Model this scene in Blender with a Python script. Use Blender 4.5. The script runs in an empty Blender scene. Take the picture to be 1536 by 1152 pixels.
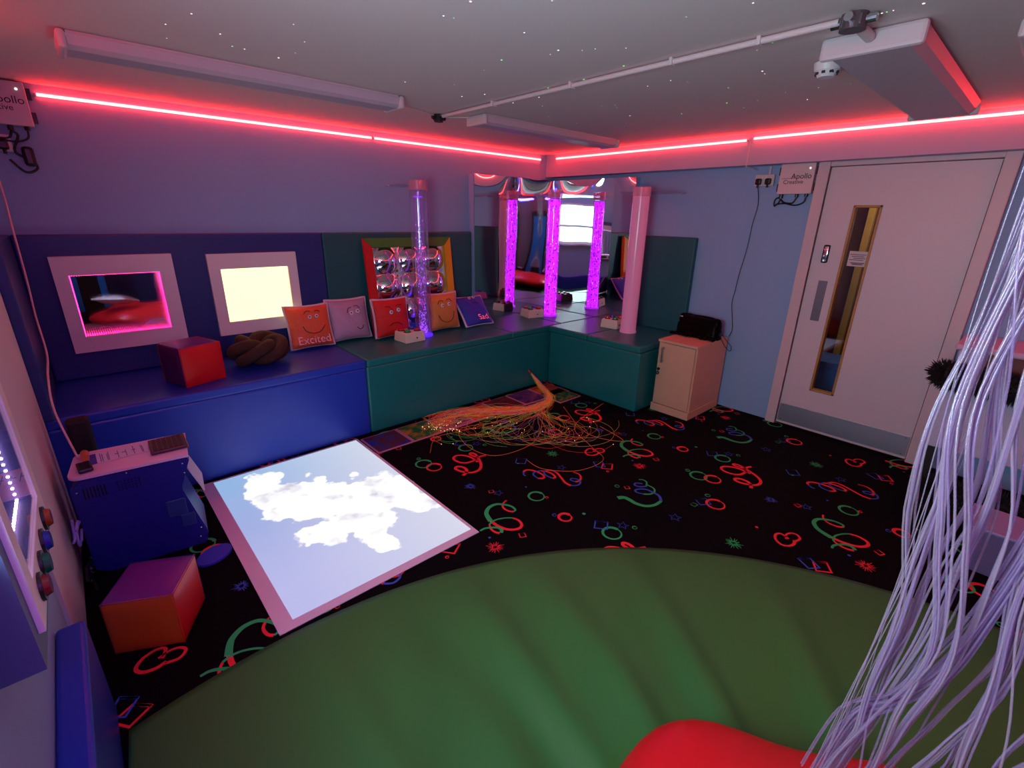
import bpy, bmesh, math, random
from mathutils import Vector, Matrix
random.seed(7)
S = bpy.context.scene
COL = S.collection

# ---------------------------------------------------------------- camera
RX = Vector((0.74131541, -0.67088657, 0.01904407))     # camera right
RD = Vector((-0.21003993, -0.25885248, -0.9428036))    # camera down
RF = Vector((0.63744387, 0.69491482, -0.3328043))      # camera forward
CAM = Vector((-4.219, -3.964, 1.62))
FPX = 712.56
cd = bpy.data.cameras.new('camera')
cam = bpy.data.objects.new('camera', cd)
COL.objects.link(cam)
M = Matrix((RX, -RD, -RF)).transposed().to_4x4()
M.translation = CAM
cam.matrix_world = M
cd.sensor_width = 36.0
cd.lens = FPX / 1536 * 36.0
cd.clip_start = 0.02
S.camera = cam


def at(u, v, ax, val):
    d = RX * (u - 768) + RD * (v - 576) + RF * FPX
    return CAM + d * ((val - CAM[ax]) / d[ax])


# ---------------------------------------------------------------- world, light, exposure
H = 2.25          # ceiling
XL = -4.49        # left wall
YN = -6.1         # near wall
w = bpy.data.worlds.new('world')
S.world = w
w.use_nodes = True
w.node_tree.nodes['Background'].inputs[0].default_value = (0.02, 0.025, 0.04, 1)
w.node_tree.nodes['Background'].inputs[1].default_value = 0.3


def area(name, loc, target, sx, sy, power, color, spread=180):
    l = bpy.data.lights.new(name, 'AREA')
    l.shape = 'RECTANGLE'
    l.size, l.size_y = sx, sy
    l.energy = power
    l.color = color
    l.spread = math.radians(spread)
    o = bpy.data.objects.new(name, l)
    COL.objects.link(o)
    o.location = loc
    o.rotation_euler = (Vector(target) - Vector(loc)).to_track_quat('-Z', 'Y').to_euler()
    return o


# daylight through the window of the left wall, beside the camera
area('window_daylight', (XL - 0.075, -3.39, 1.48), (0, -3.0, 1.35), 0.86, 0.74, 42, (0.62, 0.88, 1.0))
# blue effect tube on the left wall behind the camera
area('blue_batten_light', (XL + 0.12, -4.35, 1.98), (-4.1, -2.0, 0.2), 0.9, 0.05, 9, (0.24, 0.10, 1.0), 110)
area('corridor_lamp', (0.9, -3.0, 2.1), (0.6, -3.0, 0), 0.3, 0.3, 5, (1.0, 0.8, 0.55))
S.view_settings.view_transform = 'Standard'
S.view_settings.look = 'None'
S.view_settings.exposure = 0.0
S.view_settings.gamma = 1.0
S.view_settings.use_curve_mapping = False
cy = S.cycles
cy.use_denoising = True
cy.max_bounces = 10
cy.diffuse_bounces = 4
cy.glossy_bounces = 8
cy.transmission_bounces = 4
cy.transparent_max_bounces = 40
cy.sample_clamp_indirect = 4.0
cy.caustics_reflective = False
cy.caustics_refractive = False


# ---------------------------------------------------------------- materials
def lin(r, g, b):
    f = lambda c: (c / 12.92) if c <= 0.04045 else ((c + 0.055) / 1.055) ** 2.4
    return (f(r / 255), f(g / 255), f(b / 255), 1)


MATS = {}


def mat(name, col=(0.5, 0.5, 0.5), rough=0.5, metal=0.0, emit=None, es=1.0, bump=0.0, bscale=60, alpha=1.0, coat=0.0, vary=0.0, vscale=8):
    if name in MATS:
        return MATS[name]
    m = bpy.data.materials.new(name)
    m.use_nodes = True
    nt = m.node_tree
    b = nt.nodes['Principled BSDF']
    c = tuple(col[:3]) + (1,)
    b.inputs['Base Color'].default_value = c
    b.inputs['Roughness'].default_value = rough
    b.inputs['Metallic'].default_value = metal
    b.inputs['Coat Weight'].default_value = coat
    if emit is not None:
        b.inputs['Emission Color'].default_value = tuple(emit[:3]) + (1,)
        b.inputs['Emission Strength'].default_value = es
    tc = nt.nodes.new('ShaderNodeTexCoord')
    if vary:
        n = nt.nodes.new('ShaderNodeTexNoise')
        n.inputs['Scale'].default_value = vscale
        n.inputs['Detail'].default_value = 4
        mx = nt.nodes.new('ShaderNodeMixRGB')
        mx.inputs[1].default_value = tuple(x * (1 - vary) for x in c[:3]) + (1,)
        mx.inputs[2].default_value = tuple(min(1, x * (1 + vary)) for x in c[:3]) + (1,)
        nt.links.new(tc.outputs['Object'], n.inputs['Vector'])
        nt.links.new(n.outputs['Fac'], mx.inputs[0])
        nt.links.new(mx.outputs[0], b.inputs['Base Color'])
    if bump:
        n = nt.nodes.new('ShaderNodeTexNoise')
        n.inputs['Scale'].default_value = bscale
        n.inputs['Detail'].default_value = 3
        bp = nt.nodes.new('ShaderNodeBump')
        bp.inputs['Strength'].default_value = bump
        bp.inputs['Distance'].default_value = 0.01
        nt.links.new(tc.outputs['Object'], n.inputs['Vector'])
        nt.links.new(n.outputs['Fac'], bp.inputs['Height'])
        nt.links.new(bp.outputs[0], b.inputs['Normal'])
    m['b'] = b.name
    MATS[name] = m
    return m


def clear_mat(name, tint=(1, 1, 1), gloss=0.10, diff=0.0, dcol=(0.8, 0.7, 0.9), rough=0.05, emit=None, es=0):
    """thin clear acrylic: see-through, shiny towards the rim"""
    m = bpy.data.materials.new(name)
    m.use_nodes = True
    nt = m.node_tree
    nt.nodes.clear()
    out = nt.nodes.new('ShaderNodeOutputMaterial')
    tr = nt.nodes.new('ShaderNodeBsdfTransparent')
    tr.inputs[0].default_value = tuple(tint) + (1,)
    gl = nt.nodes.new('ShaderNodeBsdfGlossy')
    gl.inputs['Roughness'].default_value = rough
    lw = nt.nodes.new('ShaderNodeLayerWeight')
    lw.inputs['Blend'].default_value = 0.35
    mp = nt.nodes.new('ShaderNodeMapRange')
    mp.inputs['To Min'].default_value = gloss
    mp.inputs['To Max'].default_value = min(1, gloss + 0.5)
    nt.links.new(lw.outputs['Facing'], mp.inputs['Value'])
    mx = nt.nodes.new('ShaderNodeMixShader')
    nt.links.new(mp.outputs[0], mx.inputs[0])
    nt.links.new(tr.outputs[0], mx.inputs[1])
    nt.links.new(gl.outputs[0], mx.inputs[2])
    last = mx
    if diff:
        df = nt.nodes.new('ShaderNodeBsdfPrincipled')
        df.inputs['Base Color'].default_value = tuple(dcol) + (1,)
        df.inputs['Roughness'].default_value = 0.3
        if emit:
            df.inputs['Emission Color'].default_value = tuple(emit) + (1,)
            df.inputs['Emission Strength'].default_value = es
        m2 = nt.nodes.new('ShaderNodeMixShader')
        m2.inputs[0].default_value = diff
        nt.links.new(mx.outputs[0], m2.inputs[1])
        nt.links.new(df.outputs[0], m2.inputs[2])
        last = m2
    nt.links.new(last.outputs[0], out.inputs[0])
    MATS[name] = m
    return m


WALL = mat('sky_blue_paint', lin(140, 174, 214), 0.75, bump=0.12, bscale=250, vary=0.04, vscale=3)
WHITEW = mat('pale_paint', lin(205, 200, 212), 0.7, bump=0.12, bscale=200, vary=0.04, vscale=3)
CEIL = mat('ceiling_paint', lin(226, 206, 206), 0.85, bump=0.1, bscale=180, vary=0.03, vscale=2)
BLUE = mat('blue_vinyl', lin(30, 60, 175), 0.36, bump=0.12, bscale=9, vary=0.06, vscale=5)
NAVY = mat('navy_vinyl', lin(32, 52, 124), 0.42, bump=0.10, bscale=7, vary=0.08, vscale=4)
GREEN = mat('teal_vinyl', lin(20, 116, 114), 0.34, bump=0.12, bscale=9, vary=0.06, vscale=5)
TEALW = mat('teal_wall_vinyl', lin(22, 94, 98), 0.42, bump=0.10, bscale=7, vary=0.06, vscale=5)
WHITE = mat('white_gloss', lin(225, 220, 222), 0.35)
BOARD = mat('white_board', lin(232, 222, 224), 0.5, vary=0.02)
CREAM = mat('cream_plastic', lin(232, 218, 200), 0.35)
BLACK = mat('black_plastic', lin(14, 14, 16), 0.35)
DARK = mat('dark_rubber', lin(26, 24, 28), 0.6)
STEEL = mat('brushed_steel', lin(180, 180, 185), 0.28, metal=1.0, bump=0.05, bscale=300)
CHROME = mat('chrome', lin(225, 225, 230), 0.12, metal=1.0)
MIRROR = mat('mirror', (0.88, 0.9, 0.9), 0.02, metal=1.0)
DOORP = mat('door_laminate', lin(216, 198, 206), 0.45, vary=0.02)
FRAMEP = mat('frame_paint', lin(214, 190, 196), 0.45)
LED = mat('red_led', (0.3, 0.02, 0.03), 0.5, emit=(1.0, 0.024, 0.022), es=46)
PVCW = mat('white_pvc', lin(208, 196, 198), 0.4)
RED = mat('red_vinyl', lin(206, 22, 30), 0.38, bump=0.12, bscale=8)
SILVER = mat('silver_sequin', lin(215, 220, 235), 0.22, metal=0.85, bump=0.9, bscale=160)


# ---------------------------------------------------------------- mesh helpers
def finish(name, bm, mats, parent=None, local=False, smooth=False, origin=None):
    """link one mesh object; world-coordinate verts are moved onto the origin of the object or of its parent"""
    me = bpy.data.meshes.new(name)
    if not isinstance(mats, (list, tuple)):
        mats = [mats]
    for m in mats:
        me.materials.append(m)
    o = bpy.data.objects.new(name, me)
    if not local:
        if parent is not None:
            off = world_loc(parent)
        elif origin is not None:
            off = Vector(origin)
        else:
            xs = [v.co.x for v in bm.verts]; ys = [v.co.y for v in bm.verts]; zs = [v.co.z for v in bm.verts]
            off = Vector(((min(xs) + max(xs)) / 2, (min(ys) + max(ys)) / 2, min(zs)))
        bmesh.ops.translate(bm, verts=bm.verts, vec=-off)
        if parent is None:
            o.location = off
    bm.normal_update()
    bm.to_mesh(me)
    bm.free()
    if smooth:
        for p in me.polygons:
            p.use_smooth = True
    COL.objects.link(o)
    if parent is not None:
        o.parent = parent
    return o


def world_loc(o):
    v = Vector((0, 0, 0))
    while o is not None:
        v += o.location
        o = o.parent
    return v


def bx(bm, x0, x1, y0, y1, z0, z1, bevel=0.0, seg=2, mi=0):
    x0, x1 = min(x0, x1), max(x0, x1); y0, y1 = min(y0, y1), max(y0, y1); z0, z1 = min(z0, z1), max(z0, z1)
    r = bmesh.ops.create_cube(bm, size=1)
    vs = r['verts']
    for v in vs:
        v.co = Vector(((v.co.x + .5) * (x1 - x0) + x0, (v.co.y + .5) * (y1 - y0) + y0, (v.co.z + .5) * (z1 - z0) + z0))
    fs = set(f for v in vs for f in v.link_faces)
    for f in fs:
        f.material_index = mi
    if bevel:
        es = set(e for v in vs for e in v.link_edges)
        rr = bmesh.ops.bevel(bm, geom=list(es), offset=bevel, segments=seg, profile=0.5, affect='EDGES')
        for f in rr['faces']:
            f.material_index = mi
    return bm


def box(name, dims, m, parent=None, bevel=0.0, seg=2, **kw):
    bm = bmesh.new()
    bx(bm, *dims, bevel=bevel, seg=seg)
    return finish(name, bm, m, parent, **kw)


def cyl(bm, p0, p1, r0, r1=None, n=16, caps=True, mi=0):
    p0, p1 = Vector(p0), Vector(p1)
    r1 = r0 if r1 is None else r1
    d = p1 - p0
    q = d.to_track_quat('Z', 'Y').to_matrix().to_4x4()
    q.translation = (p0 + p1) / 2
    r = bmesh.ops.create_cone(bm, cap_ends=caps, segments=n, radius1=r0, radius2=r1, depth=d.length, matrix=q)
    for f in set(f for v in r['verts'] for f in v.link_faces):
        f.material_index = mi
    return bm


def sph(bm, c, r, n=12, sc=(1, 1, 1), mi=0):
    m = Matrix.Translation(Vector(c)) @ Matrix.Diagonal((*sc, 1))
    q = bmesh.ops.create_uvsphere(bm, u_segments=n, v_segments=max(6, n // 2), radius=r, matrix=m)
    for f in set(f for v in q['verts'] for f in v.link_faces):
        f.material_index = mi
    return bm


def smooth_path(pts, n=8):
    pts = [Vector(p) for p in pts]
    out = []
    for i in range(len(pts) - 1):
        a = pts[max(0, i - 1)]; b = pts[i]; c = pts[i + 1]; d = pts[min(len(pts) - 1, i + 2)]
        for k in range(n):
            t = k / n
            out.append(0.5 * ((2 * b) + (c - a) * t + (2 * a - 5 * b + 4 * c - d) * t * t + (3 * b - a - 3 * c + d) * t ** 3))
    out.append(pts[-1])
    return out


def to_mesh(name, cu):
    tmp = bpy.data.objects.new('tmp', cu)
    COL.objects.link(tmp)
    me = bpy.data.meshes.new_from_object(tmp)
    bpy.data.objects.remove(tmp)
    bpy.data.curves.remove(cu)
    me.name = name
    o = bpy.data.objects.new(name, me)
    COL.objects.link(o)
    if len(me.polygons):
        me.polygons.foreach_set('use_smooth', [True] * len(me.polygons))
    return o


def curve(name, paths, r, m, parent=None, res=1, cyclic=False, local=False, smoothn=0):
    cu = bpy.data.curves.new(name, 'CURVE')
    cu.dimensions = '3D'
    cu.bevel_depth = r
    cu.bevel_resolution = res
    cu.use_fill_caps = True
    paths = [smooth_path(p, smoothn) if smoothn else [Vector(q) for q in p] for p in paths]
    off = Vector((0, 0, 0))
    if not local:
        off = world_loc(parent) if parent is not None else paths[0][0].copy()
    for p in paths:
        s = cu.splines.new('POLY')
        s.points.add(len(p) - 1)
        for i, q in enumerate(p):
            q = q - off
            s.points[i].co = (q.x, q.y, q.z, 1)
        s.use_cyclic_u = cyclic
    cu.materials.append(m)
    o = to_mesh(name, cu)
    if parent is not None:
        o.parent = parent
    elif not local:
        o.location = off
    return o


def thing(name, label, cat, loc=(0, 0, 0), rz=0.0, group=None):
    o = bpy.data.objects.new(name, None)
    o.empty_display_size = 0.05
    COL.objects.link(o)
    o.location = loc
    o.rotation_euler = (0, 0, rz)
    o['label'] = label
    o['category'] = cat
    if group:
        o['group'] = group
    return o


def tag(o, label, cat, group=None, kind=None):
    o['label'] = label
    o['category'] = cat
    if group:
        o['group'] = group
    if kind:
        o['kind'] = kind
    return o


def structure(o, label=None):
    o['kind'] = 'structure'
    if label:
        o['label'] = label
    return o


def dup(root, loc, rz=None, label=None, group=None):
    def cp(o, parent):
        c = o.copy()
        COL.objects.link(c)
        c.parent = parent
        for ch in list(o.children):
            cp(ch, c)
        return c
    r = cp(root, None)
    r.location = loc
    if rz is not None:
        r.rotation_euler.z = rz
    if label:
        r['label'] = label
    if group:
        r['group'] = group
    return r


def text(name, s, size, m, matrix, parent=None, extrude=0.0006, align='CENTER'):
    cu = bpy.data.curves.new(name, 'FONT')
    cu.body = s
    cu.size = size
    cu.extrude = extrude
    cu.align_x = align
    cu.align_y = 'CENTER'
    cu.materials.append(m)
    o = to_mesh(name, cu)
    for p in o.data.polygons:
        p.use_smooth = False
    if parent is not None:
        o.parent = parent
    o.matrix_local = matrix
    return o


def copyof(o, parent):
    c = o.copy(); COL.objects.link(c); c.parent = parent
    return c


# ================================================================ SETTING
# ---- carpet floor with its printed party pattern
CARPET = mat('carpet_black', lin(7, 4, 7), 0.95, bump=0.5, bscale=400)
CARPET.node_tree.nodes['Principled BSDF'].inputs['Specular IOR Level'].default_value = .1


def build_carpet():
    bm = bmesh.new()
    x0, x1, y0, y1 = XL, 0.0, YN, 0.0
    vs = [bm.verts.new(p) for p in ((x0, y0, 0), (x1, y0, 0), (x1, y1, 0), (x0, y1, 0))]
    bm.faces.new(vs)
    bx(bm, x0, x1, y0, y1, -0.06, -0.001)
    TX, TY = 1.315, 1.322
    R_, G_, B_ = 1, 2, 3
    glyphs = []      # (mat, list of world (x,y), width, closed)

    def z1(p): return (640 + p[0] / 4.8, 640 + p[1] / 4.8)
    def z2(p): return (900 + p[0] / 4.8, 620 + p[1] / 4.8)

    def fl(p):
        q = at(p[0], p[1], 2, 0.0)
        return Vector((q.x, q.y, 0))

    def poly(zf, pts, m, wd, w2=None, closed=False, sm=True):
        P = [fl(zf(p)) for p in pts]
        if sm and not closed:
            P = smooth_path(P, 6)
        glyphs.append((m, P, wd, wd if w2 is None else w2, closed))

    def ring(zf, c, r, m, wd, taper=True):
        a = fl(zf(c)); b = fl(zf((c[0] + r, c[1])))
        rad = (b - a).length
        P = [a + Vector((math.cos(t * math.tau / 28), math.sin(t * math.tau / 28), 0)) * rad for t in range(29)]
        glyphs.append((m, P, wd * (1.5 if taper else 1), wd * (0.5 if taper else 1), False))

    def square(zf, c, r, m, wd, rot=0.3):
        a = fl(zf(c)); b = fl(zf((c[0] + r, c[1]))); rad = (b - a).length * 1.15
        P = [a + Vector((math.cos(rot + k * math.pi / 2), math.sin(rot + k * math.pi / 2), 0)) * rad for k in range(4)]
        glyphs.append((m, P + [P[0], P[1]], wd, wd, False))

    def quad(zf, pts, m, wd=0.011):
        P = [fl(zf(p)) for p in pts]
        glyphs.append((m, P + [P[0], P[1]], wd, wd, False))

    def burst(zf, c, r, m):
        a = fl(zf(c)); b = fl(zf((c[0] + r, c[1]))); rad = (b - a).length
        for k in range(17):
            t = k * math.tau / 17 + random.uniform(-.1, .1)
            l = rad * random.uniform(0.65, 1.05)
            d = Vector((math.cos(t), math.sin(t), 0))
            glyphs.append((m, [a + d * rad * .12, a + d * l], 0.007, 0.002, False))

    def star(zf, c, r, m):
        a = fl(zf(c)); b = fl(zf((c[0] + r, c[1]))); rad = (b - a).length * 1.1
        P = []
        for k in range(11):
            t = k * math.tau / 10 + 0.5
            P.append(a + Vector((math.cos(t), math.sin(t), 0)) * (rad if k % 2 == 0 else rad * .42))
        glyphs.append((m, P + [P[1]], 0.0045, 0.0045, False))

    def dot(zf, c, r, m):
        a = fl(zf(c)); b = fl(zf((c[0] + r, c[1]))); rad = (b - a).length
        glyphs.append((m, [a - Vector((rad, 0, 0)), a - Vector((rad * .5, 0, 0)), a, a + Vector((rad * .5, 0, 0)), a + Vector((rad, 0, 0))], -rad, 0, False))

    # big green and red curl
    poly(z1, [(575, 530), (550, 555), (552, 585), (590, 608), (627, 612)], R_, .010, .016)
    poly(z1, [(627, 612), (638, 598), (610, 575), (560, 562), (500, 560), (450, 582), (430, 620), (440, 650), (462, 682)], G_, .010, .030)
    poly(z1, [(450, 668), (500, 708), (560, 735), (620, 742), (670, 730), (684, 705), (662, 675), (620, 658)], R_, .022, .014)
    poly(z1, [(620, 658), (570, 658), (510, 668), (472, 685), (452, 705)], G_, .010, .012)
    poly(z1, [(452, 705), (462, 735), (490, 758), (525, 768)], R_, .010, .018)
    poly(z1, [(535, 765), (540, 745), (510, 728), (460, 728), (415, 735), (385, 752)], G_, .020, .012)
    # red knot
    poly(z1, [(427, 208), (395, 212), (370, 220), (340, 214), (312, 200), (320, 190), (348, 198), (368, 222), (388, 260), (390, 292), (370, 316), (330, 330), (290, 330), (240, 320), (208, 303), (220, 288), (255, 290), (285, 308), (284, 332), (260, 352)], R_, .018, .022)
    poly(z1, [(375, 240), (340, 246), (290, 260), (240, 258), (200, 240), (195, 222), (220, 208), (270, 208), (320, 222), (368, 255)], R_, .018, .018)
    # red and blue wave
    poly(z1, [(715, 355), (700, 348), (697, 328)], B_, .010, .012)
    poly(z1, [(697, 328), (708, 316), (735, 312), (780, 320), (825, 340), (845, 358), (838, 372), (800, 372)], R_, .016, .016)
    poly(z1, [(800, 372), (770, 350), (775, 330), (820, 318)], B_, .012, .012)
    poly(z1, [(820, 318), (870, 325), (910, 345), (925, 365), (905, 372)], R_, .014, .016)
    poly(z1, [(905, 372), (865, 355), (845, 335), (852, 320)], B_, .012, .012)
    poly(z1, [(850, 318), (900, 315), (940, 335), (970, 370), (1000, 405), (1040, 425)], R_, .012, .018)
    poly(z1, [(1040, 425), (1088, 422), (1108, 400), (1085, 380), (1045, 374), (1036, 385), (1070, 398)], B_, .012, .010)
    poly(z1, [(1070, 398), (1100, 390), (1110, 365), (1095, 342), (1055, 328)], R_, .018, .008)
    # green and blue swirl
    poly(z2, [(128, 610), (170, 606), (210, 622), (260, 650), (330, 668), (395, 660), (440, 632)], G_, .034, .018)
    poly(z2, [(440, 632), (425, 595), (380, 570), (335, 550), (290, 546), (255, 553), (265, 570), (312, 582)], B_, .018, .010)
    poly(z2, [(312, 582), (362, 582), (392, 565), (385, 540), (340, 516)], G_, .014, .010)
    poly(z2, [(338, 525), (290, 530), (250, 518), (258, 503), (305, 507)], B_, .012, .012)
    poly(z2, [(333, 522), (335, 496), (310, 480), (280, 478)], G_, .010, .010)
    # red double loop
    poly(z1, [(1215, 180), (1190, 160), (1160, 162), (1143, 180), (1155, 200), (1190, 207), (1225, 200), (1240, 186)], R_, .012, .016)
    poly(z1, [(1240, 190), (1275, 180), (1270, 163), (1240, 158), (1212, 165), (1200, 180)], R_, .014, .010)
    # squares
    quad(z1, [(1200, 255), (1265, 255), (1285, 290), (1225, 292)], B_)
    quad(z1, [(1270, 268), (1338, 270), (1332, 308), (1258, 300)], R_, .013)
    quad(z1, [(1215, 680), (1303, 690), (1300, 740), (1207, 730)], B_)
    quad(z1, [(650, 230), (720, 232), (708, 268), (640, 262)], B_, .009)
    quad(z2, [(690, 625), (760, 612), (798, 655), (722, 660)], B_, .009)
    ring(z1, (1335, 768), 66, G_, .013); ring(z1, (997, 653), 46, R_, .015); ring(z1, (790, 502), 56, G_, .012)
    ring(z1, (920, 637), 14, B_, .005); ring(z1, (865, 510), 11, R_, .005); ring(z1, (1498, 728), 16, G_, .005)
    ring(z1, (940, 918), 18, G_, .005); ring(z1, (148, 940), 12, R_, .005)
    ring(z2, (710, 450), 56, G_, .012); ring(z2, (812, 475), 52, R_, .014); ring(z2, (832, 655), 60, R_, .013)
    ring(z2, (633, 412), 14, G_, .005); ring(z2, (775, 592), 16, G_, .005); ring(z2, (123, 525), 15, G_, .005)
    square(z1, (465, 468), 20, R_, .007); square(z1, (690, 782), 26, R_, .008); square(z2, (677, 658), 22, G_, .006, .7); square(z2, (195, 535), 20, R_, .007)
    star(z1, (515, 478), 34, B_); star(z1, (1412, 712), 40, B_); star(z1, (970, 295), 32, B_); star(z2, (540, 750), 42, B_)
    burst(z1, (315, 430), 48, B_); burst(z1, (493, 868), 70, R_); burst(z1, (905, 195), 48, G_)
    for c, r, m in (((1132, 628), 13, G_), ((714, 435), 8, B_), ((453, 800), 11, B_), ((657, 265), 9, G_)):
        dot(z1, c, r, m)
    dot(z2, (1128, 820), 12, R_)

    def inside(p): return x0 + .01 < p.x < x1 - .01 and y0 + .01 < p.y < y1 - .01
    for i in range(-3, 5):
        for j in range(-4, 5):
            off = Vector((i * TX, j * TY, 0))
            for m, P, w0, w1, _ in glyphs:
                Q = [p + off for p in P]
                if not all(inside(q) for q in Q):
                    continue
                zz = 0.0006 + 0.0002 * m
                n = len(Q)
                L = []; Rr = []
                for k, q in enumerate(Q):
                    d = (Q[min(n - 1, k + 1)] - Q[max(0, k - 1)])
                    if d.length < 1e-6:
                        d = Vector((1, 0, 0))
                    d.normalize()
                    nrm = Vector((-d.y, d.x, 0))
                    t = k / max(1, n - 1)
                    if w0 < 0:
                        hw = -w0 * math.sqrt(max(0.02, 1 - (2 * t - 1) ** 2))
                    else:
                        hw = (w0 + (w1 - w0) * t) / 2
                    L.append(bm.verts.new((q.x + nrm.x * hw, q.y + nrm.y * hw, zz)))
                    Rr.append(bm.verts.new((q.x - nrm.x * hw, q.y - nrm.y * hw, zz)))
                for k in range(n - 1):
                    f = bm.faces.new((Rr[k], Rr[k + 1], L[k + 1], L[k]))
                    f.material_index = m
    o = finish('floor', bm, [CARPET,
                             mat('carpet_red', lin(240, 36, 52), 0.9), mat('carpet_green', lin(40, 178, 98), 0.9),
                             mat('carpet_blue', lin(50, 84, 190), 0.9)], origin=(0, 0, 0))
    for p in o.data.polygons:
        if p.normal.z < 0 and p.material_index:
            p.flip()
    structure(o, 'black carpet with red, green and blue party streamer pattern')


build_carpet()
structure(box('ceiling', (XL - .1, 0.1, YN - .1, 0.1, H, H + .08), CEIL))
structure(box('wall_back', (XL - .1, 0.1, 0.0, 0.1, -.06, H), WALL))
WY0, WY1, WZ0, WZ1 = -3.86, -2.92, 1.08, 1.88
bm = bmesh.new()
bx(bm, XL - .1, XL, WY1, 0.0, -.06, H); bx(bm, XL - .1, XL, YN - .1, WY0, -.06, H)
bx(bm, XL - .1, XL, WY0, WY1, -.06, WZ0); bx(bm, XL - .1, XL, WY0, WY1, WZ1, H)
structure(finish('wall_left', bm, WALL))
structure(box('trim_3', (XL, XL + .012, -1.98, -.81, 0, H), WHITEW), 'pale board from floor to ceiling on the left wall beside the bench')
bm = bmesh.new()
for a, b in ((WY0, WY0 + .045), (WY1 - .045, WY1)):
    bx(bm, XL - .07, XL + .010, a, b, WZ0, WZ1)
for a, b in ((WZ0, WZ0 + .045), (WZ1 - .045, WZ1), (1.40, 1.445)):
    bx(bm, XL - .068, XL + .008, WY0, WY1, a, b)
wn = structure(finish('window_1', bm, PVCW))
box('sill', (XL, XL + .05, WY0 - .02, WY1 + .02, WZ0 - .03, WZ0), WHITE, wn)
# right wall with the door opening
DY0, DY1, DZ = -3.70, -2.655, 2.035
bm = bmesh.new()
bx(bm, 0, .1, DY1, 0, -.06, H); bx(bm, 0, .1, YN, DY0, -.06, H); bx(bm, 0, .1, DY0, DY1, DZ, H)
structure(finish('wall_right', bm, WALL))
structure(box('trim_1', (-.14, 0, YN, 0, 2.03, H), mat('beam_paint', lin(176, 170, 200), .7)), 'boxed-in pale beam along the top of the right wall')
structure(box('wall_near', (XL - .1, 0.1, YN - .1, YN, -.06, H), WALL))

# ---- door, frame, ironmongery
bm = bmesh.new()
for (a, b) in ((DY1 - .075, DY1), (DY0, DY0 + .075)):
    bx(bm, -.035, .11, a, b, 0, DZ, bevel=.004)
    bx(bm, -.050, -.012, a - (.0 if a > -3 else .0), b, 0, DZ, bevel=.006)
bx(bm, -.035, .11, DY0, DY1, DZ - .035, DZ, bevel=.004)
structure(finish('trim_2', bm, FRAMEP), 'pale painted door frame')
SY0, SY1, SZ0, SZ1 = -3.095, -2.925, .345, 1.74
ly0, ly1 = DY0 + .08, DY1 - .08
bm = bmesh.new()
bx(bm, -.018, .026, ly0, SY0, .012, DZ - .04); bx(bm, -.018, .026, SY1, ly1, .012, DZ - .04)
bx(bm, -.018, .026, SY0, SY1, .012, SZ0); bx(bm, -.018, .026, SY0, SY1, SZ1, DZ - .04)
door = structure(finish('door_1', bm, DOORP), 'pale pink-white laminate door with narrow vision panel')
OAK = mat('oak_bead', lin(176, 128, 66), .45, vary=.15, vscale=30)
bm = bmesh.new()
e = .016
bx(bm, -.026, .030, SY0, SY0 + e, SZ0, SZ1, bevel=.003); bx(bm, -.026, .030, SY1 - e, SY1, SZ0, SZ1, bevel=.003)
bx(bm, -.026, .030, SY0, SY1, SZ0, SZ0 + e, bevel=.003); bx(bm, -.026, .030, SY0, SY1, SZ1 - e, SZ1, bevel=.003)
finish('bead_frame', bm, OAK, door)
box('glass_pane', (.001, .007, SY0 + e, SY1 - e, SZ0 + e, SZ1 - e), clear_mat('door_glass', gloss=.06, rough=.02), door)
nt_ = box('notice', (-.0035, -.001, -3.075, -2.965, 1.325, 1.43), mat('paper', lin(214, 200, 204), .8), door)
nt_['label'] = 'small white paper notice taped to the glass'
bm = bmesh.new()
for k, z in enumerate((1.405, 1.392, 1.38, 1.368, 1.345, 1.336)):
    bx(bm, -.0042, -.0036, -3.07 + .01 * (k % 2), -2.972 - .012 * (k % 3), z, z + (.004 if k < 4 else .006))
finish('print_lines', bm, mat('ink', lin(90, 60, 80), .8), nt_)
box('push_plate', (-.0215, -.018, -2.875, -2.815, .90, 1.205), mat('satin_plate', lin(120, 108, 122), .4, metal=.9), door, bevel=.001)
lk = box('lock_case', (-.032, -.018, -2.842, -2.800, 1.335, 1.465), DARK, door, bevel=.01)
bm = bmesh.new(); sph(bm, (-.036, -2.818, 1.385), .014, 12, (1, .8, 1.6)); bx(bm, -.035, -.031, -2.835, -2.808, 1.345, 1.455, bevel=.001)
finish('turn_knob', bm, CHROME, lk, smooth=True)
kp = box('kick_plate', (-.021, -.018, ly0 + .005, ly1 - .005, .03, .185), mat('kick_steel', lin(196, 196, 214), .42, metal=1), door, bevel=.001)
bm = bmesh.new()
for y in (ly0 + .03, ly1 - .03):
    for z in (.045, .17):
        cyl(bm, (-.023, y, z), (-.020, y, z), .004, n=8)
finish('screws', bm, DARK, kp)['kind'] = 'stuff'

# ---- corridor beyond the door glass
structure(box('wall_corridor', (1.5, 1.56, -4.6, -1.4, 0, H), mat('corridor_paint', lin(90, 46, 26), .6)), 'brown corridor wall seen through the door glass')
structure(box('floor_corridor', (.1, 1.5, -4.6, -1.4, -.06, 0), mat('corridor_floor', lin(110, 62, 50), .4)))
structure(box('ceiling_corridor', (.1, 1.56, -4.6, -1.4, H, H + .05), CEIL))
structure(box('wall_corridor_end', (.1, 1.56, -4.66, -4.6, 0, H), OAK)); structure(box('wall_corridor_start', (.1, 1.56, -1.4, -1.34, 0, H), OAK))
for k, y in enumerate((-2.62, -2.78, -2.98, -3.18)):
    g = box('coat_rail_post', (1.30, 1.36, y, y + .055, 0, H - .1), mat('pine', lin(196, 150, 70), .5, vary=.2, vscale=20))
    tag(g, 'upright pine post in the corridor seen through the door glass', 'post', 'pine posts in the corridor')
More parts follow.
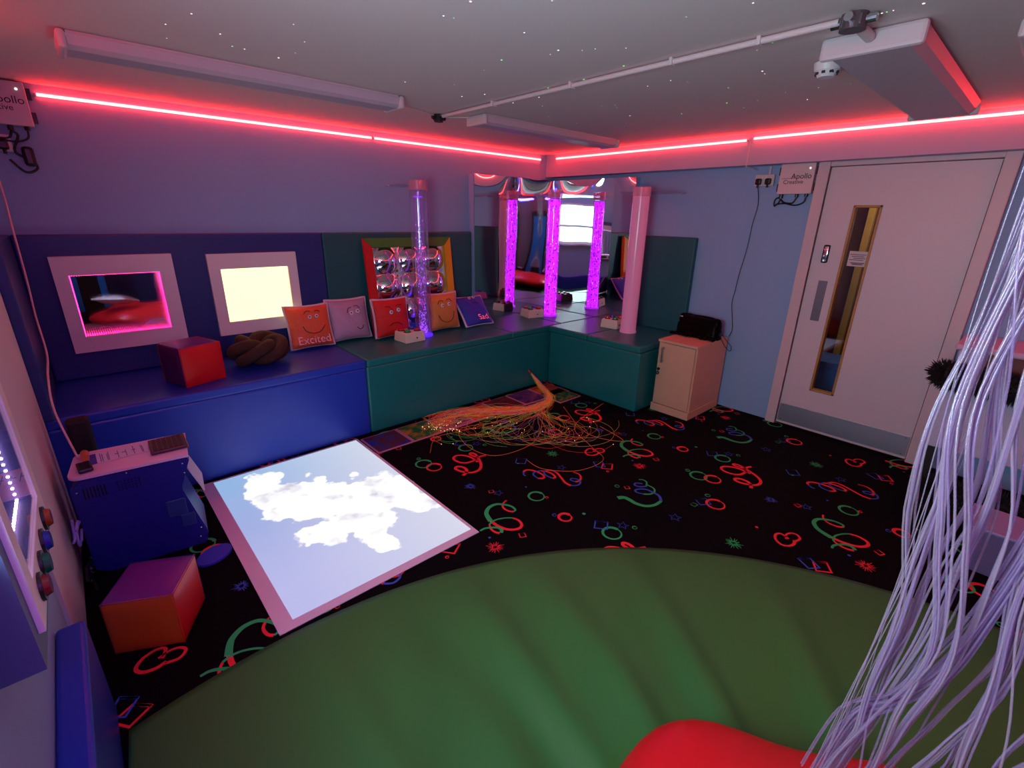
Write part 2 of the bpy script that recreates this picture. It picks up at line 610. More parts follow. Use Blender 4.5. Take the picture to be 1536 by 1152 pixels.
t = tag(box('blue_bench_box', (.8, 1.2, -3.4, -2.5, .0, .40), mat('corridor_blue', lin(70, 110, 200), .5)), 'low blue box in the corridor behind the door glass', 'box')

# ================================================================ LED STRIPS
def led_strip(p0, p1, label, group='red LED strips round the ceiling edge', out=None):
    p0, p1 = Vector(p0), Vector(p1)
    d = (p1 - p0); n = d.normalized()
    t = thing('led_strip', label, 'LED strip', ((p0 + p1) / 2 + Vector((0, 0, -.01))).to_tuple(), 0, group)
    off = out or (Vector((0, -1, 0)) if abs(n.x) > .5 else Vector((-1, 0, 0)))
    bm = bmesh.new()
    a = p0; b = p1 + off * .004 + Vector((0, 0, .012))
    bx(bm, a.x, b.x, a.y, b.y, a.z, b.z)
    finish('backing_channel', bm, PVCW, t)
    bm = bmesh.new()
    a = p0 + off * .004 + Vector((0, 0, .0)); b = p1 + off * .014 + Vector((0, 0, .016))
    bx(bm, a.x, b.x, a.y, b.y, a.z, b.z, bevel=.003)
    finish('diffuser', bm, LED, t)
    for q in (p0, p1):
        bm = bmesh.new()
        s = -1 if q is p0 else 1
        a = q + off * .0; b = q + off * .016 + n * .006 * s + Vector((0, 0, .013))
        bx(bm, a.x, b.x, a.y, b.y, a.z - .001, b.z, bevel=.001)
        finish('end_cap', bm, PVCW, t)
    return t


ZL = 2.190
led_strip((-4.16, 0, ZL), (-2.19, 0, ZL), 'glowing red LED strip on the back wall above the blue pad')
led_strip((-2.17, 0, ZL), (-.24, 0, ZL), 'glowing red LED strip on the back wall above the bubble mirror, ending at the corner')
led_strip((-.14, -2.15, ZL + .008), (-.14, -.15, ZL + .008), 'short glowing red LED strip on the beam above the corner mirrors')
led_strip((-.14, -5.6, ZL + .016), (-.14, -2.2, ZL + .016), 'long glowing red LED strip on the beam above the door')

led_strip((XL, -5.8, ZL), (XL, -1.1, ZL), 'red LED strip on the left wall above the window', out=Vector((1, 0, 0)))
led_strip((-4.2, YN, ZL), (-.4, YN, ZL), 'red LED strip on the wall behind the viewer', out=Vector((0, 1, 0)))

# ================================================================ CEILING FITTINGS
DIFF = mat('frosted_diffuser', lin(190, 176, 190), .4)
FIT = mat('fitting_white', lin(205, 192, 198), .45)


def batten(name, x0, x1, y0, y1, label, zb=2.188, end='x0', w_=.03):
    t = thing(name, label, 'ceiling light', ((x0 + x1) / 2, (y0 + y1) / 2, H))
    bm = bmesh.new()
    bx(bm, x0 + .03, x1 - .03, y0 + .012, y1 - .012, 2.235, H, bevel=.003)
    finish('gear_tray', bm, FIT, t)
    bm = bmesh.new()
    # prismatic trough: trapezoid section along x
    sec = [(y0, 2.236), (y0 + .012, 2.202), (y0 + .035, zb), (y1 - .035, zb), (y1 - .012, 2.202), (y1, 2.236)]
    A = [bm.verts.new((x0 + .02, y, z)) for y, z in sec]; B = [bm.verts.new((x1 - .02, y, z)) for y, z in sec]
    for i in range(5):
        bm.faces.new((A[i], B[i], B[i + 1], A[i + 1]))
    bm.faces.new(A); bm.faces.new(B[::-1]); bm.faces.new((A[5], B[5], B[0], A[0]))
    bmesh.ops.recalc_face_normals(bm, faces=bm.faces)
    finish('diffuser', bm, DIFF, t)
    for a, b in ((x0, x0 + .03), (x1 - .03, x1)):
        bm = bmesh.new(); bx(bm, a, b, y0 - .004, y1 + .004, zb - .004, H - .002, bevel=.012)
        finish('end_cap', bm, FIT, t)
    return t


batten('ceiling_light', -4.08, -2.62, -1.275, -1.08, 'longest ceiling batten light, parallel to the back wall above the blue bench')
batten('ceiling_light', -2.03, -.56, -1.26, -1.07, 'ceiling batten light near the corner, above the teal bench')
batten('ceiling_light', -2.02, -.46, -3.50, -3.20, 'wide ceiling light near the door beside the smoke detector', zb=2.180)

cond = thing('conduit', 'white pipe conduit running across the ceiling between two junction boxes', 'conduit', (-2.2, -2.1, H - .02))
curve('pipe', [[(-2.19, -1.0, H - .016), (-2.20, -3.30, H - .016)]], .011, PVCW, cond, res=3)
for y in (-1.55, -2.15, -2.7, -3.05):
    bm = bmesh.new(); bx(bm, -2.215, -2.175, y - .008, y + .008, H - .030, H, bevel=.004)
    finish('clip', bm, PVCW, cond)
for y, s, lab, cc in ((-.975, 1, 'small black junction box on the ceiling between the two battens', DARK), (-3.34, 1.25, 'grey metal junction box on the ceiling beside the wide light', mat('grey_metal', lin(96, 92, 98), .45, metal=.6))):
    t = thing('junction_box', lab, 'junction box', (-2.19, y, H))
    bm = bmesh.new(); cyl(bm, (-2.19, y, H - .045), (-2.19, y, H), .030 * s, n=20); bx(bm, -2.19 - .024 * s, -2.19 + .024 * s, y - .024 * s, y + .024 * s, H - .038, H - .005, bevel=.004)
    finish('box_body', bm, cc, t)
    bm = bmesh.new()
    for dx, dy in ((.05, 0), (-.05, 0), (0, .05), (0, -.05)):
        cyl(bm, (-2.19, y, H - .02), (-2.19 + dx * s, y + dy * s, H - .02), .013, n=12)
    finish('spout', bm, cc if s == 1 else CHROME, t)
tag(curve('cable_stub', [[(-2.14, -3.34, H - .02), (-2.03, -3.35, H - .03)]], .017, PVCW, res=3), 'thick pale conduit stub feeding the wide ceiling light', 'conduit')
tag(curve('ceiling_cable', [[(-2.62, -1.1, H - .012), (-2.4, -1.03, H - .006), (-2.23, -.98, H - .012)], [(-2.15, -.98, H - .012), (-2.03, -1.1, H - .012)]], .004, PVCW), 'thin white cable linking the battens to the black junction box', 'cable')
t = thing('smoke_detector', 'round white smoke detector on the ceiling beside the wide light', 'smoke detector', (-1.78, -3.155, H))
bm = bmesh.new(); cyl(bm, (-1.78, -3.155, H - .022), (-1.78, -3.155, H), .038, n=28); finish('mount', bm, FIT, t, smooth=False)
bm = bmesh.new(); cyl(bm, (-1.78, -3.155, H - .052), (-1.78, -3.155, H - .022), .046, .052, n=28); cyl(bm, (-1.78, -3.155, H - .074), (-1.78, -3.155, H - .052), .030, .042, n=28)
finish('head', bm, WHITE, t)
bm = bmesh.new()
for k in range(8):
    a = k * math.tau / 8
    bx(bm, -1.78 + .036 * math.cos(a) - .008, -1.78 + .036 * math.cos(a) + .008, -3.155 + .036 * math.sin(a) - .006, -3.155 + .036 * math.sin(a) + .006, H - .064, H - .056)
finish('vents', bm, DARK, t)
tag(box('projector_mount', (-1.80, -1.50, -3.99, -3.70, H - .055, H, ), PVCW, bevel=.01), 'corner of a pale box on the ceiling at the edge of the photo', 'ceiling box')

# star projector's specks, their light built as small glowing discs on the ceiling
bm = bmesh.new()
for k in range(110):
    x, y = random.uniform(-4.2, -1.0), random.uniform(-3.6, -1.4)
    r_ = random.choice((.0022, .003, .004))
    g = bmesh.ops.create_circle(bm, cap_ends=True, segments=6, radius=r_, matrix=Matrix.Translation((x, y, H - .001)) @ Matrix.Rotation(math.pi, 4, 'X'))
    mi = 1 if random.random() < .25 else 0
    for f in set(f for v in g['verts'] for f in v.link_faces):
        f.material_index = mi
tag(finish('projected_star_specks', bm, [mat('star_white', (1, 1, 1), emit=(1, .9, .85), es=1.6), mat('star_green', (0, 1, 0), emit=(.3, 1, .3), es=1.6)]), 'tiny white and green projected star specks, built as glowing discs over the ceiling', 'projected specks', kind='stuff')

# ================================================================ BENCHES AND PADS
ZB = .60


def bench(name, x0, x1, y0, y1, m, label, seams=(), lip='y', pipe=None):
    t = thing(name, label, 'padded bench', ((x0 + x1) / 2, (y0 + y1) / 2, 0))
    fx, fy = (0, .018) if lip == 'y' else (.018, 0)
    box('base', (x0 + fx, x1, y0 + fy, y1, 0.002, ZB - .062), m, t, bevel=.014)
    prev = x0 if lip == 'y' else y0
    cuts = list(seams) + [x1 if lip == 'y' else y1]
    for c in cuts:
        bm = bmesh.new()
        if lip == 'y':
            bx(bm, prev + .0015, c - .0015, y0, y1, ZB - .06, ZB, bevel=.014, seg=3)
        else:
            bx(bm, x0, x1, prev + .0015, c - .0015, ZB - .06, ZB, bevel=.014, seg=3)
        finish('top_pad', bm, m, t, smooth=False)
        prev = c
    return t


bench('padded_bench', XL + .003, -2.745, -.765, -.004, BLUE, 'blue padded bench along the back wall')
bench('padded_bench', -2.742, -.004, -.765, -.004, GREEN, 'long teal padded bench under the bubble mirror', seams=(-1.29, -.62))
bench('padded_bench', -.805, -.004, -1.83, -.768, GREEN, 'short teal padded bench beside the cream cabinet', lip='x', seams=(-1.25,))


def pad(name, dims, m, label):
    return tag(box(name, dims, m, bevel=.012, seg=3), label, 'wall pad')


pad('wall_pad', (XL + .055, -2.700, -.055, -.002, ZB, 1.47), NAVY, 'navy blue wall pad behind the two picture panels')
pad('wall_pad', (-2.697, -1.215, -.055, -.002, ZB, 1.47), TEALW, 'teal wall pad behind the bubble mirror')
pad('wall_pad', (-.055, -.002, -1.80, -1.13, ZB, 1.47), TEALW, 'teal wall pad between the corner mirrors and the cream cabinet')
pad('wall_pad', (XL + .002, XL + .055, -.80, -.004, ZB, 1.47), NAVY, 'navy wall pad on the left wall beyond the white board')
pad('wall_pad', (XL + .002, XL + .072, -5.2, -2.21, .0, .40), BLUE, 'low bright blue pad along the foot of the left wall')
pad('wall_pad', (-4.3, -2.5, YN + .004, YN + .06, .0, 1.1), NAVY, 'navy pad on the wall far behind the viewer')

# ================================================================ CORNER MIRRORS (wavy acrylic)
def wavy_mirror(name, axis, a0, a1, off, ztop, label, ph):
    bm = bmesh.new()
    nu, nv = 70, 90
    G = []
    for j in range(nv + 1):
        row = []
        z = ZB + .004 + (ztop - ZB - .004) * j / nv
        for i in range(nu + 1):
            a = a0 + (a1 - a0) * i / nu
            t = (a - a0) / (a1 - a0)
            dsp = .0022 * math.sin(t * 2 * math.pi * 1.6 + ph + .5 * math.sin(z * 3)) + .0016 * math.sin(z * 5.2 + ph * 2 + t * 2)
            top = max(0, (z - (ztop - .16)) / .16)
            dsp += .006 * top * top * math.sin(t * 9 + ph)
            d = off - abs(dsp) * 0 + dsp
            row.append(bm.verts.new((a, d, z) if axis == 'x' else (d, a, z)))
        G.append(row)
    for j in range(nv):
        for i in range(nu):
            q = (G[j][i], G[j][i + 1], G[j + 1][i + 1], G[j + 1][i])
            bm.faces.new(q if axis == 'x' else q)
    o = thing('corner_mirror', label, 'mirror', ((a0 + a1) / 2, off, ZB) if axis == 'x' else (off, (a0 + a1) / 2, ZB))
    finish('mirror_sheet', bm, MIRROR, o, smooth=True)
    if axis == 'x':
        box('backing_board', (a0, a1, off + .010, -.002, ZB + .002, ztop - .004), WALL, o)
    else:
        box('backing_board', (off + .010, -.002, a0, a1, ZB + .002, ztop - .004), WALL, o)
    return o


wavy_mirror('m', 'x', -1.205, -.078, -.09, 1.995, 'wavy mirror sheet on the back wall side of the corner', 0.4)
wavy_mirror('m', 'y', -1.125, -.092, -.076, 1.995, 'wavy mirror sheet on the door side of the corner', 2.2)

# ================================================================ BUBBLE TUBES
def tube_mat():
    m = bpy.data.materials.new('lit_bubbling_water')
    m.use_nodes = True
    nt = m.node_tree
    b = nt.nodes['Principled BSDF']
    tc = nt.nodes.new('ShaderNodeTexCoord')
    mp = nt.nodes.new('ShaderNodeMapping'); mp.inputs['Scale'].default_value = (1, 1, .8)
    v = nt.nodes.new('ShaderNodeTexVoronoi'); v.inputs['Scale'].default_value = 48
    n = nt.nodes.new('ShaderNodeTexNoise'); n.inputs['Scale'].default_value = 40; n.inputs['Detail'].default_value = 3
    ml = nt.nodes.new('ShaderNodeMath'); ml.operation = 'MULTIPLY'
    cr = nt.nodes.new('ShaderNodeValToRGB')
    cr.color_ramp.elements[0].position = .12; cr.color_ramp.elements[0].color = (.10, .0, .34, 1)
    cr.color_ramp.elements[1].position = .20; cr.color_ramp.elements[1].color = (.62, .012, 1, 1)
    nt.links.new(tc.outputs['Object'], mp.inputs[0]); nt.links.new(mp.outputs[0], v.inputs['Vector']); nt.links.new(mp.outputs[0], n.inputs['Vector'])
    nt.links.new(v.outputs['Distance'], ml.inputs[0]); nt.links.new(n.outputs['Fac'], ml.inputs[1])
    nt.links.new(ml.outputs[0], cr.inputs[0])
    b.inputs['Base Color'].default_value = (.3, .05, .5, 1)
    nt.links.new(cr.outputs[0], b.inputs['Emission Color'])
    b.inputs['Emission Strength'].default_value = 1.5
    return m


ACR = clear_mat('clear_acrylic', tint=(.97, .95, .98), gloss=.05, rough=.03)
ACRP = clear_mat('clear_acrylic_lilac', tint=(.93, .87, .97), gloss=.10, rough=.06, diff=.06, dcol=(.7, .5, .8))
MILK = mat('milky_pink_tube', lin(226, 150, 190), .22, emit=(.55, .16, .30), es=.20)
BUB = mat('bubble_glint', (.9, .6, 1), .1, emit=(.9, .25, 1), es=1.2)
CAPM = clear_mat('cap_pink', tint=(.95, .7, .8), gloss=.12, diff=.28, dcol=(.9, .6, .65), rough=.1)


def tube(x, y, kind, label, ztop=1.875, r=.072):
    t = thing('bubble_tube', label, 'bubble tube', (x, y, ZB))
    bm = bmesh.new(); cyl(bm, (x, y, ZB + .001), (x, y, ZB + .02), r + .006, n=40)
    finish('base_ring', bm, {'violet': mat('violet_base', lin(70, 40, 190), .3, emit=(.12, .02, 1), es=.9), 'magenta': mat('magenta_base', lin(160, 40, 190), .3, emit=(.5, .02, 1), es=.8), 'milk': MILK}[kind], t, smooth=False)
    bm = bmesh.new(); cyl(bm, (x, y, ZB + .018), (x, y, ztop), r, n=48, caps=False)
    if kind == 'milk':
        finish('outer_tube', bm, MILK, t, smooth=True)
    else:
        finish('outer_tube', bm, ACR if kind == 'magenta' else ACRP, t, smooth=True)
    bm = bmesh.new(); cyl(bm, (x, y, ztop - .07), (x, y, ztop + .004), r + .004, n=48)
    finish('cap', bm, CAPM, t, smooth=False)
    if kind == 'magenta':
        bm = bmesh.new(); cyl(bm, (x, y, ZB + .02), (x, y, ztop - .085), r - .008, n=48)
        finish('water', bm, tube_mat(), t, smooth=False)
        bm = bmesh.new()
        for k in range(90):
            a = random.uniform(0, math.tau); z = random.uniform(ZB + .05, ztop - .12)
            sph(bm, (x + math.cos(a) * (r - .007), y + math.sin(a) * (r - .007), z), random.uniform(.003, .007), 6)
        finish('bubbles', bm, BUB, t, smooth=True)['kind'] = 'stuff'
    if kind == 'violet':
        # inner clear column faintly lit from the base, with streaks of bubbles
        bm = bmesh.new(); cyl(bm, (x, y, ZB + .02), (x, y, ztop - .10), r * .55, n=32, caps=False)
        m = clear_mat('violet_column', tint=(.96, .90, 1.0), gloss=.08, rough=.10, diff=.05, dcol=(.5, .3, .8), emit=(.45, .12, 1), es=.8)
        finish('water', bm, m, t, smooth=True)
        bm = bmesh.new()
        for k in range(260):
            a = random.uniform(0, math.tau); z = ZB + .03 + (random.random() ** 2.2) * .95
            rr = random.uniform(.2, .5) * r
            sph(bm, (x + math.cos(a) * rr, y + math.sin(a) * rr, z), random.uniform(.0015, .004), 5, sc=(1, 1, 2))
        finish('bubbles', bm, mat('violet_bubble', (.6, .3, .9), .1, emit=(.42, .10, 1), es=1.3), t, smooth=True)['kind'] = 'stuff'
        bm = bmesh.new(); cyl(bm, (x, y, ztop - .125), (x, y, ztop - .115), r * .5, n=24)
        finish('light_ring', bm, mat('violet_light', (.3, .1, .9), emit=(.28, .03, 1), es=.9), t)
    return t


XA, YA = -2.005, -.375
XC, YC = -.43, -.42
XB, YB = -.405, -1.425
tube(XA, YA, 'violet', 'clear bubble tube with faint violet glow standing before the bubble mirror')
tube(XC, YC, 'magenta', 'bright magenta bubble tube standing in the mirrored corner')
tube(XB, YB, 'milk', 'milky pink bubble tube nearest the cream cabinet')
for dims, lab, scr in (((-2.13, -1.86, -.298, -.062, 1.835, 1.845), 'clear acrylic shelf bracket holding the violet tube to the wall', [(-2.10, -.064), (-1.9, -.064)]),
                       ((-.52, -.078, -.50, -.092, 1.835, 1.845), 'clear acrylic bracket holding the magenta tube in the corner', [(-.3, -.1)]),
                       ((-.405, -.062, -1.66, -1.20, 1.835, 1.845), 'clear acrylic bracket holding the milky tube to the wall', [(-.064, -1.62), (-.064, -1.25)])):
    t = thing('tube_bracket', lab, 'bracket', ((dims[0] + dims[1]) / 2, (dims[2] + dims[3]) / 2, 1.835))
    box('plate', dims, clear_mat('bracket_acrylic', tint=(.96, .95, .99), gloss=.07, rough=.05) if 'bracket_acrylic' not in MATS else MATS['bracket_acrylic'], t, bevel=.001)
    for (a, b) in scr:
        bm = bmesh.new(); sph(bm, (a, b, 1.84), .009, 8)
        finish('fixing', bm, CHROME, t, smooth=True)

# ================================================================ CONTROL BOXES
def control_box():
    t = thing('control_box', '', 'control box', (0, 0, 0), 0)
    w_, d_, h_ = .20, .185, .085
    bm = bmesh.new()
    vs = [bm.verts.new((sx * (w_ / 2 - (.008 if z else 0)), sy * (d_ / 2 - (.008 if z else 0)), z * h_)) for z in (0, 1) for sx, sy in ((-1, -1), (1, -1), (1, 1), (-1, 1))]
    bm.faces.new(vs[3::-1]); bm.faces.new(vs[4:])
    for i in range(4):
        bm.faces.new((vs[i], vs[(i + 1) % 4], vs[4 + (i + 1) % 4], vs[4 + i]))
    bmesh.ops.bevel(bm, geom=list(bm.edges), offset=.006, segments=2, affect='EDGES')
    finish('case', bm, CREAM, t, local=True)
    for (x, y), c in zip(((-.05, -.042), (.05, -.042), (-.05, .045), (.05, .045)), (lin(40, 170, 70), lin(214, 30, 40), lin(220, 40, 40), lin(50, 80, 210))):
        bm = bmesh.new(); cyl(bm, (x, y, h_ - .002), (x, y, h_ + .006), .030, n=20)
        b = finish('button_collar', bm, BLACK, t, local=True)
        bm = bmesh.new(); cyl(bm, (x, y, h_ + .004), (x, y, h_ + .019), .023, .021, n=20)
        finish('button_cap', bm, mat('button_%d' % int(c[0] * 1000 + c[1] * 100), c, .25), b, local=True)
    bm = bmesh.new(); cyl(bm, (.012, -d_ / 2 + .006, .036), (.012, -d_ / 2 - .002, .036), .006, n=12)
    finish('socket', bm, BLACK, t, local=True)
    return t


cb = control_box()
cb.location = (-2.190, -.445, ZB + .001); cb.rotation_euler.z = .073
cb['label'] = 'cream switch box with coloured buttons before the violet tube'
cb['group'] = 'cream control boxes of the bubble tubes'
dup(cb, (-.615, -.335, ZB + .001), -.216, 'cream switch box with coloured buttons beside the magenta corner tube')
c3 = dup(cb, (-.33, -1.20, ZB + .001), .12, 'cream switch box with coloured buttons beside the milky tube')
bm = bmesh.new()
for k in range(3):
    bx(bm, -.062 + .030 * k - .2 * 0, -.062 + .030 * k + .022, -.0945, -.092, .030, .042)
lb = finish('label_strip', bm, mat('label_red', lin(150, 60, 60), .5), c3, local=True)

# ================================================================ PICTURE PANELS on the navy pad
def quad_frame(bm, x0, x1, z0, z1, ix0, ix1, iz0, iz1, y0, y1):
    bx(bm, x0, ix0, y0, y1, z0, z1); bx(bm, ix1, x1, y0, y1, z0, z1)
    bx(bm, ix0, ix1, y0, y1, z0, iz0); bx(bm, ix0, ix1, y0, y1, iz1, z1)


HALF = None


def half_mirror():
    m = bpy.data.materials.new('half_mirror')
    m.use_nodes = True
    nt = m.node_tree; nt.nodes.clear()
    out = nt.nodes.new('ShaderNodeOutputMaterial'); tr = nt.nodes.new('ShaderNodeBsdfTransparent'); gl = nt.nodes.new('ShaderNodeBsdfGlossy')
    tr.inputs[0].default_value = (.8, .8, .8, 1)
    gl.inputs['Roughness'].default_value = 0.0
    mx = nt.nodes.new('ShaderNodeMixShader'); mx.inputs[0].default_value = .5
    nt.links.new(tr.outputs[0], mx.inputs[1]); nt.links.new(gl.outputs[0], mx.inputs[2]); nt.links.new(mx.outputs[0], out.inputs[0])
    return m


HALF = half_mirror()
# infinity mirror
p = thing('infinity_mirror_panel', 'white square panel with a mirror ringed by pink LED dots above the blue bench', 'infinity mirror', (-4.01, -.06, .79))
bm = bmesh.new()
quad_frame(bm, -4.306, -3.716, .775, 1.348, -4.240, -3.794, .870, 1.240, -.108, -.056)
finish('frame', bm, BOARD, p)
box('back_mirror', (-4.24, -3.794, -.0575, -.056, .87, 1.24), MIRROR, p)
bm = bmesh.new()
PK = mat('pink_led_dot', (1, .1, .5), emit=(1.0, .03, .28), es=12)
nx, nz = 40, 30
for i in range(nx + 1):
    x = -4.236 + (.438) * i / nx
    for z in (.874, 1.236):
        sph(bm, (x, -.080, z), .0032, 5)
for j in range(1, nz):
    z = .874 + .362 * j / nz
    for x in (-4.236, -3.798):
        sph(bm, (x, -.080, z), .0032, 5)
finish('led_dots', bm, PK, p)['kind'] = 'stuff'
bm = bmesh.new()
vs = [bm.verts.new(q) for q in ((-4.24, -.104, .87), (-3.794, -.104, .87), (-3.794, -.104, 1.24), (-4.24, -.104, 1.24))]
bm.faces.new(vs)
finish('front_glass', bm, HALF, p)
# light panel
p = thing('light_panel', 'white square panel with a bright warm yellow light screen above the furry knot', 'light panel', (-3.22, -.06, .76))
bm = bmesh.new()
quad_frame(bm, -3.518, -2.928, .765, 1.336, -3.446, -2.996, .858, 1.232, -.090, -.056)
finish('frame', bm, BOARD, p)


def glow_mat():
    m = bpy.data.materials.new('warm_screen')
    m.use_nodes = True
    nt = m.node_tree; b = nt.nodes['Principled BSDF']
    b.inputs['Base Color'].default_value = (.6, .5, .3, 1)
    b.inputs['Emission Color'].default_value = (1.0, .80, .31, 1)
    b.inputs['Emission Strength'].default_value = 2.2
    return m


box('light_screen', (-3.446, -2.996, -.068, -.056, .858, 1.232), glow_mat(), p)

# ================================================================ BUBBLE MIRROR (nine domes in a coloured frame)
BW = .876
b0 = at(562, 506, 2, ZB); 
tl = Vector((-2.384, -.075, 1.421))
base = Vector((tl.x + .0, b0.y, ZB + .003))
hh = math.sqrt((1.421 - ZB) ** 2 + (base.y - tl.y) ** 2)
bmir = thing('bubble_mirror', 'square mirror of nine silver domes in a red, green and yellow frame', 'mirror', (tl.x + BW / 2, base.y, ZB + .003))
bmir.rotation_euler = (-math.atan2(tl.y - base.y, 1.421 - ZB), 0, 0)
FW, TH = .078, .03


def mitre(name, pts, m, lab=None):
    bm = bmesh.new()
    A = [bm.verts.new((x, -TH, z)) for x, z in pts]; B = [bm.verts.new((x, 0, z)) for x, z in pts]
    bm.faces.new(A[::-1]); bm.faces.new(B)
    n = len(pts)
    for i in range(n):
        bm.faces.new((A[i], A[(i + 1) % n], B[(i + 1) % n], B[i]))
    bmesh.ops.recalc_face_normals(bm, faces=bm.faces)
    bmesh.ops.bevel(bm, geom=list(bm.edges), offset=.004, segments=2, affect='EDGES')
    o = finish(name, bm, m, bmir, local=True)
    o['label'] = lab
    return o


W2 = BW / 2
mitre('frame_side', [(-W2, 0), (-W2 + FW, FW), (-W2 + FW, hh - FW), (-W2, hh)], mat('frame_red', lin(214, 30, 30), .4), 'red side of the frame')
mitre('frame_side', [(W2, 0), (W2, hh), (W2 - FW, hh - FW), (W2 - FW, FW)], mat('frame_yellow', lin(240, 170, 30), .4), 'yellow side of the frame')
mitre('frame_side', [(-W2, hh), (-W2 + FW, hh - FW), (W2 - FW, hh - FW), (W2, hh)], mat('frame_green', lin(70, 130, 50), .4), 'green top of the frame')
mitre('frame_side', [(-W2, 0), (W2, 0), (W2 - FW, FW), (-W2 + FW, FW)], mat('frame_blue', lin(40, 70, 190), .4), 'blue foot of the frame')
bm = bmesh.new()
n_ = 96
iw, ih = BW - 2 * FW, hh - 2 * FW
G = []
sx, sz = iw / 3, ih / 3
for j in range(n_ + 1):
    row = []
    for i in range(n_ + 1):
        x = -iw / 2 + iw * i / n_; z = FW + ih * j / n_
        cx = (math.floor(min(2.999, (x + iw / 2) / sx)) + .5) * sx - iw / 2
        cz = FW + (math.floor(min(2.999, (z - FW) / sz)) + .5) * sz
        rr = math.hypot((x - cx), (z - cz)) / (min(sx, sz) * .50)
        Rs = 1.0
        hgt = .050 * (1 - rr * rr) if rr < 1 else -.003 * min(1, (rr - 1) * 3)
        row.append(bm.verts.new((x, -.006 - hgt, z)))
    G.append(row)
for j in range(n_):
    for i in range(n_):
        bm.faces.new((G[j][i], G[j][i + 1], G[j + 1][i + 1], G[j + 1][i]))
finish('mirror_domes', bm, MIRROR, bmir, local=True, smooth=True)

# ================================================================ CUSHIONS
PLUSH = mat('white_plush', lin(226, 214, 228), .9, bump=.8, bscale=220)
INK = mat('dark_print', lin(60, 16, 24), .5)
EYEW = mat('eye_white', lin(236, 226, 236), .4)


def pillow_h(u, v, T):
    return T * (max(0, 1 - abs(u) ** 2.6) ** .5) * (max(0, 1 - abs(v) ** 2.6) ** .5)


def cushion(label, col, loc, rz, tilt, size=.34, T=.055, face=None, word=None, wcol=None, silver=False, roll=0.0, name='emotion_cushion', cat='cushion'):
    """stands on its lower edge; tilt leans it back; local x right, z up, front is -y"""
    t = thing(name, label, cat, loc, rz, 'sequin emotion cushions along the bench' if face else None)
    t.rotation_euler = (-tilt, roll, rz)
    h = size / 2
    fm = silver or mat('sequin_' + word + str(int(col[0] * 99)), col, .34, metal=.15, bump=.7, bscale=120, vary=.10, vscale=60)
    for side, nm, m in ((-1, 'front_cover', fm), (1, 'back_cover', PLUSH)):
        bm = bmesh.new(); n = 26; G = []
        for j in range(n + 1):
            row = []
            for i in range(n + 1):
                u = -1 + 2 * i / n; v = -1 + 2 * j / n
                pinch = 1 - .07 * (1 - u * u) * abs(v) ** 3 - .0
                pinch2 = 1 - .07 * (1 - v * v) * abs(u) ** 3
                x = u * h * pinch2 * 1.0; z = h + v * h * pinch
                y = side * pillow_h(u, v, T) + .003 * math.sin(u * 9 + v * 5) * (1 - u * u) * (1 - v * v)
                row.append(bm.verts.new((x, y, z)))
            G.append(row)
        for j in range(n):
            for i in range(n):
                q = (G[j][i], G[j][i + 1], G[j + 1][i + 1], G[j + 1][i])
                bm.faces.new(q if side < 0 else q[::-1])
        finish(nm, bm, m, t, local=True, smooth=True)
    # plush border, thicker towards the lower edge
    path = []
    for k in range(60):
        a = k / 60 * 4
        s = int(a); f_ = (a - s) * 2 - 1
        u, v = ((f_, -1), (1, f_), (-f_, 1), (-1, -f_))[s]
        pu = 1 - .07 * (1 - v * v) * abs(u) ** 3; pv = 1 - .07 * (1 - u * u) * abs(v) ** 3
        path.append((u * h * pu, 0.004, h + v * h * pv + (.008 if v <= -.99 else 0)))
    curve('edge_trim', [path], .011, PLUSH, t, res=2, cyclic=True, local=True)

    def on(u, v, e=.004):
        return Vector((u * h, -pillow_h(u, v, T) - e, h + v * h))
    if face:
        for (u, v) in face['eyes']:
            bm = bmesh.new(); c = on(u, v); cyl(bm, c, c + Vector((0, -.003, 0)), .017 * face.get('er', 1), n=16)
            e_ = finish('eye', bm, EYEW, t, local=True)
            bm = bmesh.new(); c = on(u + face.get('px', 0), v, .0075); cyl(bm, c, c + Vector((0, -.002, 0)), .006, n=12)
            finish('pupil', bm, INK, e_, local=True)
        for b in face['brows']:
            curve('eyebrow', [[on(u, v) for u, v in b]], .0028, INK, t, local=True, smoothn=6)
        curve('mouth', [[on(u, v) for u, v in face['mouth']]], .0030, INK, t, local=True, smoothn=8)
    if word and word != '_':
        text('lettering', word, .085, wcol, Matrix.Translation(on(0 if face is not None and word != 'Sad' else .2, -.64, .014)) @ Matrix.Rotation(math.pi / 2, 4, 'X'), t)
    return t


WC = mat('silver_lettering', lin(230, 215, 225), .25, metal=.5)
c = cushion('orange sequin cushion with a wide grin and the word Excited', lin(236, 104, 62), (-2.925, -.235, ZB + .012), -.02, .27, .335,
        face=dict(eyes=((-.02, .42), (.30, .44)), brows=(((-.25, .58), (-.12, .70), (.05, .68)), ((.25, .68), (.40, .70), (.50, .62))), mouth=((-.40, .02), (-.28, -.22), (.02, -.34), (.35, -.28), (.62, -.02)), er=.8), word='Excited', wcol=WC)
cushion('pale lilac cushion with a worried face beside the orange one', lin(190, 160, 190), (-2.580, -.175, ZB + .012), -.02, .24, .345,
        face=dict(eyes=((.05, .28), (.38, .34)), brows=(((-.14, .30), (-.06, .50), (.10, .54)), ((.22, .58), (.38, .60), (.52, .48))), mouth=((.24, -.42), (.34, -.52), (.48, -.50), (.56, -.36))), word='_')
cushion('red sequin cushion with an angry face leaning on the bubble mirror', lin(224, 40, 34), (-2.255, -.290, ZB + .012), .0, .16, .33,
        face=dict(eyes=((-.15, .30), (.28, .38)), brows=(((-.42, .60), (-.22, .58), (-.04, .42)), ((.16, .56), (.32, .64), (.52, .62))), mouth=((-.30, -.40), (-.1, -.28), (.2, -.28), (.4, -.42)), px=.02), word='_')
